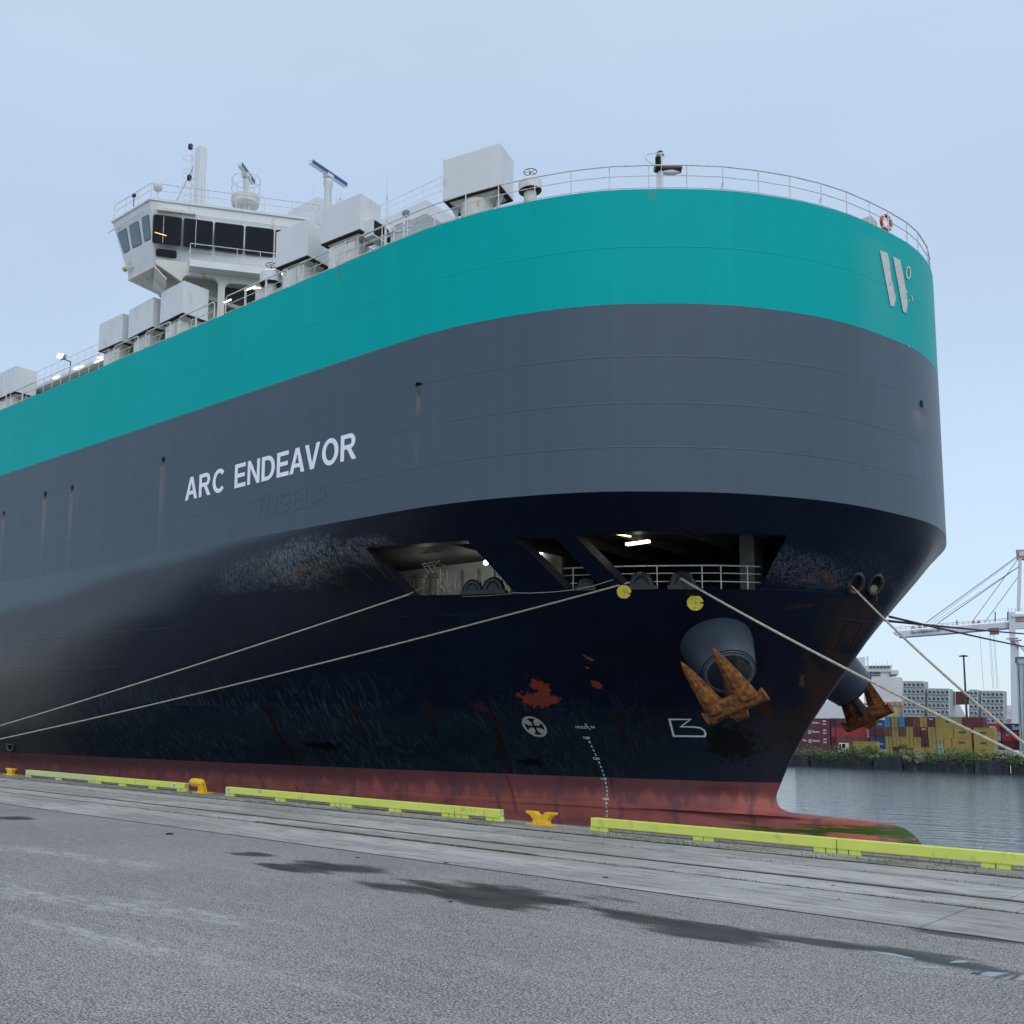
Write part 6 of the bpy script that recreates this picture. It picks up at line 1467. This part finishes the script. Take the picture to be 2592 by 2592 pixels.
# yard light mast
DL = 330
p = atD(2445, 1815, DL); tp = atD(2439.2, 1662, DL)
lm_ = MB().tube([(tp.x, tp.y, ZF), (tp.x, tp.y, tp.z)], [.42, .24], 10).build('yard_light_mast', mat('mast_dark', (.045, .05, .065), .5)); tag(lm_, 'tall dark yard light mast with a flat ring of lamps', 'light mast')
MB().lathe([(1.3, 0), (1.35, .25), (.4, .5)], (tp.x, tp.y, tp.z), n=20).build('lamp_ring', mat_dark, lm_)
# ---------------------------------------------------------------- far white ship with reefer boxes
hazy = mat('far_ship_white', (.66, .68, .70), .6, var=.04, scale=.1, dirt=(.55, .5, .42), dirt_amt=.15); hazyd = mat('far_ship_window', (.08, .11, .13), .5); hazyr = mat('far_ship_rusty', (.55, .44, .30), .7, var=.2, scale=.2, dirt=(.42, .2, .08), dirt_amt=.5)
DS_ = 395
fs_ = empty('white_cargo_ship', atD(2250, 1890, DS_), 'white cargo ship beyond the container yard with slanted fins and box stacks', 'ship')
A = lambda x, y, d=DS_: atD(x, y, d)
def quadslab(pts, dep, name, m, par, d=DS_):
    P_ = [A(u, v, d) for u, v in pts]; bk = P_[0]+P_[-1]+P_[1]; bk.z = 0; bk.normalize()
    o = MB().prism(P_, bk*dep).build(name, m, par); return o
s2 = lambda x, y: (2100+x/6.44, 1580+y/6.44)
quadslab([s2(560, 862), s2(1150, 862), s2(1190, 885), (2285, 1778), s2(560, 1290)], 26, 'superstructure', hazy, fs_)
quadslab([(2236, 1776), (2288, 1776), (2288, 1814), (2236, 1814)], 6, 'rusty_side', hazyr, fs_, DS_-1)
for i in range(3): quadslab([(2255.5+i*11.2, 1777), (2264+i*11.2, 1777), (2264+i*11.2, 1786), (2255.5+i*11.2, 1786)], .3, 'bay_panel', mat('bay_tan', (.42, .35, .24), .7), fs_, DS_-1.4)
quadslab([(2020, 1838), (2100, 1768), (2165, 1768), (2238, 1815), (2238, 1838)], 8, 'slanted_bulwark', hazy, fs_, DS_-4)
quadslab([(2288, 1790), (2324, 1813), (2324, 1825), (2288, 1825)], 4, 'slanted_bulwark', hazy, fs_, DS_-2)
quadslab([s2(560, 770), s2(970, 745), s2(1010, 770), s2(1005, 860), s2(560, 866)], 18, 'accommodation', hazy, fs_, DS_+2)
quadslab([s2(560, 675), s2(1025, 668), s2(1008, 700), s2(1003, 772), s2(560, 772)], 14, 'wheelhouse', hazy, fs_, DS_+1)
quadslab([s2(1000, 748), s2(1128, 748), s2(1122, 812), s2(1000, 812)], 6, 'wing_house', hazy, fs_, DS_+1)
for a in range(6): quadslab([s2(650+58*a, 682), s2(696+58*a, 680), s2(694+58*a, 712), s2(652+58*a, 714)], .3, 'window', hazyd, fs_, DS_+.5)
for a in range(3):
    for b in (0, 1): quadslab([s2(655+62*a, 786+38*b), s2(706+62*a, 784+38*b), s2(706+62*a, 806+38*b), s2(655+62*a, 808+38*b)], .3, 'window', hazyd, fs_, DS_+1.5)
quadslab([s2(975, 825), s2(1110, 820), s2(1085, 850), s2(975, 858)], .3, 'opening', hazyd, fs_, DS_+.2)
def farmast(u, v0, v1, r, d=DS_+6): a, b = A(u, v0, d), A(u, v1, d); return MB().tube([(b.x, b.y, a.z), (b.x, b.y, b.z)], r, 6)
for x, y0, y1, r in ((618, 680, 515, .3), (940, 668, 578, .14), (855, 668, 560, .06), (1000, 668, 595, .06), (700, 668, 610, .10), (768, 668, 592, .08), (740, 668, 600, .07), (820, 668, 600, .05)):
    farmast(*s2(x, y0), s2(x, y1)[1], r).build('mast', hazy, fs_)
quadslab([s2(595, 575), s2(645, 575), s2(645, 583), s2(595, 583)], .4, 'crosstree', hazy, fs_, DS_+6); quadslab([s2(606, 515), s2(632, 515), s2(626, 535), s2(610, 535)], .4, 'mast_top', hazyd, fs_, DS_+6)
quadslab([(2160, 1665), (2190, 1663), (2190, 1720), (2160, 1720)], 6, 'funnel_block', hazy, fs_, DS_+8)
# hull band and trapezoid fins
quadslab([(2300, 1813), (2640, 1818), (2640, 1850), (2300, 1850)], 20, 'ship_side', hazy, fs_, DS_-3)
for q in (((2329.5, 1814), (2342.5, 1779.5), (2360, 1779.5), (2377, 1814)), ((2400, 1815), (2411.5, 1781), (2427.5, 1781), (2446, 1815)), ((2467.5, 1816), (2479.5, 1784), (2497.5, 1784), (2516, 1825)), ((2535.5, 1820), (2547, 1785.5), (2566, 1785), (2590, 1822))):
    quadslab(q, 5, 'trapezoid_fin', hazy, fs_, DS_-5)
    quadslab([q[0], (q[0][0]+7, q[0][1]), (q[1][0]+5, q[1][1]), q[1]], .4, 'fin_face', mat('fin_cream', (.60, .56, .46), .6) if 'fin_cream' not in bpy.data.materials else bpy.data.materials['fin_cream'], fs_, DS_-5.6)
for u0 in (2567,): quadslab([(u0, 1797), (2582, 1797), (2582, 1803), (u0, 1803)], .4, 'red_stripe', CM['red'], fs_, DS_-6)
# reefer boxes: one mesh, copied
rm = mat('reefer_white', (.37, .42, .43), .6, var=.08, scale=.2); rd = mat('reefer_unit_dark', (.035, .045, .055), .6); rdg = mat('reefer_gap', (.02, .026, .032), .8)
DR = 372
right_ = Vector(RGT); bk_ = Vector((ray(2430, 1800)[0], ray(2430, 1800)[1], 0)).normalized(); right_ = Vector((bk_.y, -bk_.x, 0))
pw = DR/F
def reefer_proto(w, h):
    me1 = MB().obox((0, 0, h/2), right_*(w*.42), bk_*3.0, (0, 0, h*.475)).mesh('reefer_container'); me1.materials.append(rm)
    me2 = MB().obox(tuple(-bk_*3.02+right_*w*.06+Vector((0, 0, h*.42))), right_*(w*.23), bk_*.03, (0, 0, h*.20)).mesh('cooling_unit'); me2.materials.append(rd)
    me3 = MB().obox(tuple(-bk_*3.03+right_*w*.20+Vector((0, 0, h*.60))), right_*(w*.06), bk_*.03, (0, 0, h*.09)).mesh('white_tag'); me3.materials.append(hazy)
    return me1, me2, me3
W_R, H_R = 10.9*pw, 16.7*pw
pr_m = reefer_proto(W_R, H_R)
def reefer(u, v, grp, lab, tagp):
    p = A(u, v, DR); o = bpy.data.objects.new('reefer_container', pr_m[0]); COL.objects.link(o); o.location = (p.x, p.y, p.z); tag(o, lab, 'container', grp)
    for k, me in enumerate(pr_m[1:]):
        if k == 1 and not tagp: continue
        c = bpy.data.objects.new(('cooling_unit', 'white_tag')[k], me); COL.objects.link(c); c.parent = o
for bi, (u0, n, v0, rws, bn) in enumerate(((2291.5, 5, 1724.4, 6, 'left'), (2353.5, 5, 1743, 5, 'second'), (2458.5, 2, 1746, 5, 'third'), (2490.5, 5, 1748.7, 5, 'right'))):
    bk3 = bk_*1.0
    for i in range(n):
        for j in range(rws):
            if v0+(j+1)*16.7 > 1836: continue
            reefer(u0+10.9*i, v0+(j+1)*16.7+.6*(i/5), f'identical grey-white reefer containers in the {bn} block on the far white ship', f'grey-white container on far ship, {bn} block, {OR[j]} row down, {OR[i]} from left', (i*3+j*5+bi) % 4 != 1)
    uu0, uu1 = u0-5, u0+10.9*(n-1)+5
    quadslab([(uu0, v0+1.5), (uu1, v0+1.5), (uu1, 1832), (uu0, 1832)], 2, 'cell_guide_shadow', rdg, fs_, DR+2)
    quadslab([(uu1+.8, v0+.2), (uu1+9.5, v0+2.2), (uu1+9.5, 1828), (uu1+.8, 1828)], 2, 'stack_end', hazy if False else rm, fs_, DR-.5)
quadslab([(2408.5, 1748), (2418, 1750), (2418, 1815), (2408.5, 1815)], 2, 'stack_end', rm, fs_, DR)
for j in range(3):
    a, b = A(2419, 1751+17*j, DR), A(2452, 1768+17*j, DR)
    quad = [(2418.5, 1750.5+11*j), (2452.5, 1750+11*j), (2452.5, 1760.5+11*j), (2418.5, 1761+11*j)]
    P_ = [A(u, v, DR-1) for u, v in quad]; o = MB().prism(P_, bk_*4).build('shipping_container', CM['maroon']); tag(o, f'maroon container between grey-white box stacks on the far ship, {("top", "middle", "bottom")[j]} one', 'container')
# ---------------------------------------------------------------- ship-to-shore crane
cm_ = mat('crane_white', (.62, .66, .70), .55, var=.06, scale=.2); crr = mat('crane_rail_red', (.50, .30, .27), .6, var=.2, scale=.4); cab_ = mat('crane_cable', (.14, .18, .23), .6)
DC = 310
crn = empty('harbour_crane', atD(2575, 1890, DC), 'large white ship-to-shore crane with boom and stay cables at the right edge', 'crane')
Bq = lambda u, v, d=DC: atD(u, v, d)
w7 = lambda x, y: (1960+x/3.019, 1360+y/3.019)
def slab(pts, dep, name, m, d=DC, par=None):
    P_ = [Bq(u, v, d) for u, v in pts]; return MB().prism(P_, bk_*dep).build(name, m, par or crn)
slab([w7(905, 722), w7(1290, 688), w7(1790, 648), w7(1795, 692), w7(1300, 735), w7(960, 762), w7(915, 742)], 1.6, 'boom', cm_)
slab([w7(950, 764), w7(1300, 738), w7(1795, 696), w7(1795, 702), w7(1300, 745), w7(955, 770)], 1.0, 'boom_rail', cab_, DC-.3)
for i in range(22): u, v = w7(925+40*i, 716-3.25*i); MB().tube([Bq(u, v), Bq(u, v)+Vector((0, 0, 1.1))], .06, 4).build('post', crr, crn)
a, b = Bq(*w7(925, 716)), Bq(*w7(1790, 646)); MB().tube([a+Vector((0, 0, 1.1)), b+Vector((0, 0, 1.1))], .07, 4).tube([a+Vector((0, 0, .6)), b+Vector((0, 0, .6))], .05, 4).build('boom_handrail', crr, crn)
for x, y in ((1060, 690), (1110, 686), (1150, 680), (1520, 648), (1560, 646)): u, v = w7(x, y); slab([(u-5, v+3), (u+6, v+2), (u+2, v-4), (u-3, v-3)], 1, 'sheave_bracket', crr, DC-.5)
slab([w7(1640, 695), w7(1715, 690), w7(1718, 738), w7(1650, 742)], 2, 'trolley', mat('trolley_brown', (.20, .13, .12), .6), DC-.6)
vs, fs = text_mesh('Port of Baltimore, USA', 1.0, .03); o0, o1 = Bq(*w7(1050, 738), DC-.35), Bq(*w7(1275, 716), DC-.35); d_ = (o1-o0); wtx = max(p[0] for p in vs); ex_ = d_/wtx; ey_ = Vector((0, 0, 1))*Bq(*w7(1050, 738)).z*0+Vector((0, 0, (Bq(*w7(1050, 712)).z-Bq(*w7(1050, 738)).z)/.75))
MB().add([o0+ex_*p[0]+ey_*p[1]*.8 for p in vs], fs).build('boom_lettering', mat('crane_lettering', (.03, .06, .08), .5), crn)
for (x0, y0, x1, y1, r) in ((1865, 140, 1160, 652, .13), (1865, 150, 1190, 652, .06), (1865, 225, 1215, 655, .06), (1868, 225, 1250, 657, .14), (1860, 170, 1520, 636, .10), (1862, 305, 1610, 648, .10)):
    MB().tube([Bq(*w7(x0, y0)), Bq(*w7(x1, y1))], r, 5).build('stay_cable', cab_, crn)
for x in (1570, 1640, 1650, 1672, 1682): u0, v0 = w7(x, 735); u1, v1 = w7(x+30, 1160); MB().tube([Bq(u0, v0), Bq(u1, v1)], .045, 4).build('hoist_rope', mat('hoist_rope', (.35, .40, .45), .7) if 'hoist_rope' not in bpy.data.materials else bpy.data.materials['hoist_rope'], crn)
slab([w7(1866, 165), w7(1892, 165), w7(1880, 560), w7(1852, 560)], 1.2, 'apex_mast', cm_)
slab([w7(1848, 95), w7(1960, 92), w7(1960, 165), w7(1856, 165)], 3, 'apex_platform', crr); slab([w7(1870, 110), w7(1960, 108), w7(1960, 140), w7(1870, 142)], .4, 'apex_block', cm_, DC-.3)
slab([w7(1790, 572), w7(1842, 572), w7(1842, 790), w7(1800, 790)], 2.4, 'leg_head', cm_, DC-1); slab([w7(1842, 590), w7(2000, 585), w7(2000, 640), w7(1842, 645)], 3, 'machinery_house', crr, DC-.6)
slab([w7(1815, 594), w7(2000, 588), w7(2000, 602), w7(1815, 608)], .5, 'platform_beam', cm_, DC-1.4); slab([w7(1842, 655), w7(2000, 650), w7(2000, 690), w7(1842, 700)], 2, 'girder', cm_, DC-.8)
for i in range(8): u, v = w7(1790+26*i, 572-1.0*i); MB().tube([Bq(u, v, DC-1), Bq(u, v, DC-1)+Vector((0, 0, 1.2))], .06, 4).build('post', crr, crn)
slab([w7(1806, 790), w7(1866, 790), w7(1895, 1700), w7(1818, 1700)], 3, 'leg', cm_, DC-.5); slab([w7(1825, 790), w7(1850, 790), w7(1960, 895), w7(1960, 925)], 1, 'knee_brace', cm_, DC-1.2)
for x, y in ((1775, 770), (1800, 785)): slab([w7(x, y), w7(x+90, y-4), w7(x+90, y+3), w7(x, y+6)], 2, 'service_platform', crr, DC-1.5)
for x, y0, y1 in ((1688, 570, 645), (1784, 570, 640), (1395, 632, 670)): u0, v0 = w7(x, y0); u1, v1 = w7(x, y1); MB().tube([Bq(u0, v0), Bq(u1, v1)], .18, 5).build('boom_post', cab_, crn)
# grey-blue shed at the right edge
shm = mat('shed_cladding', (.42, .50, .53), .6, var=.05, scale=.3); shd = mat('shed_trim', (.08, .10, .12), .5)
DH = 255
sh = empty('shed', atD(2590, 1890, DH), 'tall pale blue metal shed cut by the right frame edge', 'shed')
s9 = lambda x, y: (2392+x/9.66, 1580+y/9.66)
P_ = [atD(*q, DH) for q in (s9(1745, 810), s9(3400, 790), (2744, 1905), (2582, 1905))]
bs = Vector((ray(2560, 1800)[0], ray(2560, 1800)[1], 0)).normalized(); MB().prism(P_, bs*20).build('wall', shm, sh); P_ = [atD(*q, DH-.6) for q in (s9(1715, 800), s9(3400, 775), s9(3400, 795), s9(1735, 825))]; MB().prism(P_, bs*20).build('roof', shd, sh)
P_ = [atD(*q, DH-.3) for q in (s9(1755, 820), s9(3400, 805), s9(3400, 960), s9(1790, 965))]; MB().prism(P_, bk_*.25).build('fascia', shm, sh)
MB().tube([atD(*s9(1732, 825), DH-.8), atD(*s9(1738, 880), DH-.8), atD(*s9(1778, 920), DH-.8), atD(*s9(1800, 1200), DH-.8), atD(*s9(1855, 2300), DH-.8), atD(*s9(1890, 3100), DH-.8)], .10, 6).build('downpipe', shd, sh)
for i in range(5): P_ = [atD(*s9(1840+90*i, y), DH-.1) for y in (970, 3100)]; MB().tube(P_, .12, 4).build('cladding_rib', shm, sh)
# parked cars by the shed
for i, (x, col, lab) in enumerate(((1300, (.6, .62, .65), 'small white parked vehicle at the end of the yellow stack'), (1790, (.35, .37, .4), 'grey parked car near the shed on the far yard'), (1880, (.05, .06, .08), 'dark parked car partly cut by the frame edge on the far yard'))):
    p = atY(z5(x), 1895, 268.0); r = empty('parked_car', (p.x, 268, ZF), lab, 'car'); cmt = mat(f'car_paint_{i}', col, .35)
    prof = [(-2.1, .35), (2.1, .35), (2.1, .85), (1.2, 1.0), (.7, 1.45), (-1.0, 1.45), (-1.6, .95), (-2.1, .9)]
    MB().prism([(p.x+a*.8, 268, ZF+b) for a, b in prof], (0, 1.7, 0)).build('body', cmt, r, bevel=.04)
    MB().prism([(p.x+a*.8, 267.98, ZF+b) for a, b in ((-1.25, .98), (.95, 1.0), (.62, 1.38), (-.92, 1.38))], (0, .03, 0)).build('side_window', glass, r)
    for wx in (-1.3, 1.3): MB().lathe([(.33, 0), (.33, .2)], (p.x+wx*.8, 267.95, ZF+.33), (0, 1, 0), 14).build('wheel', blk, r)
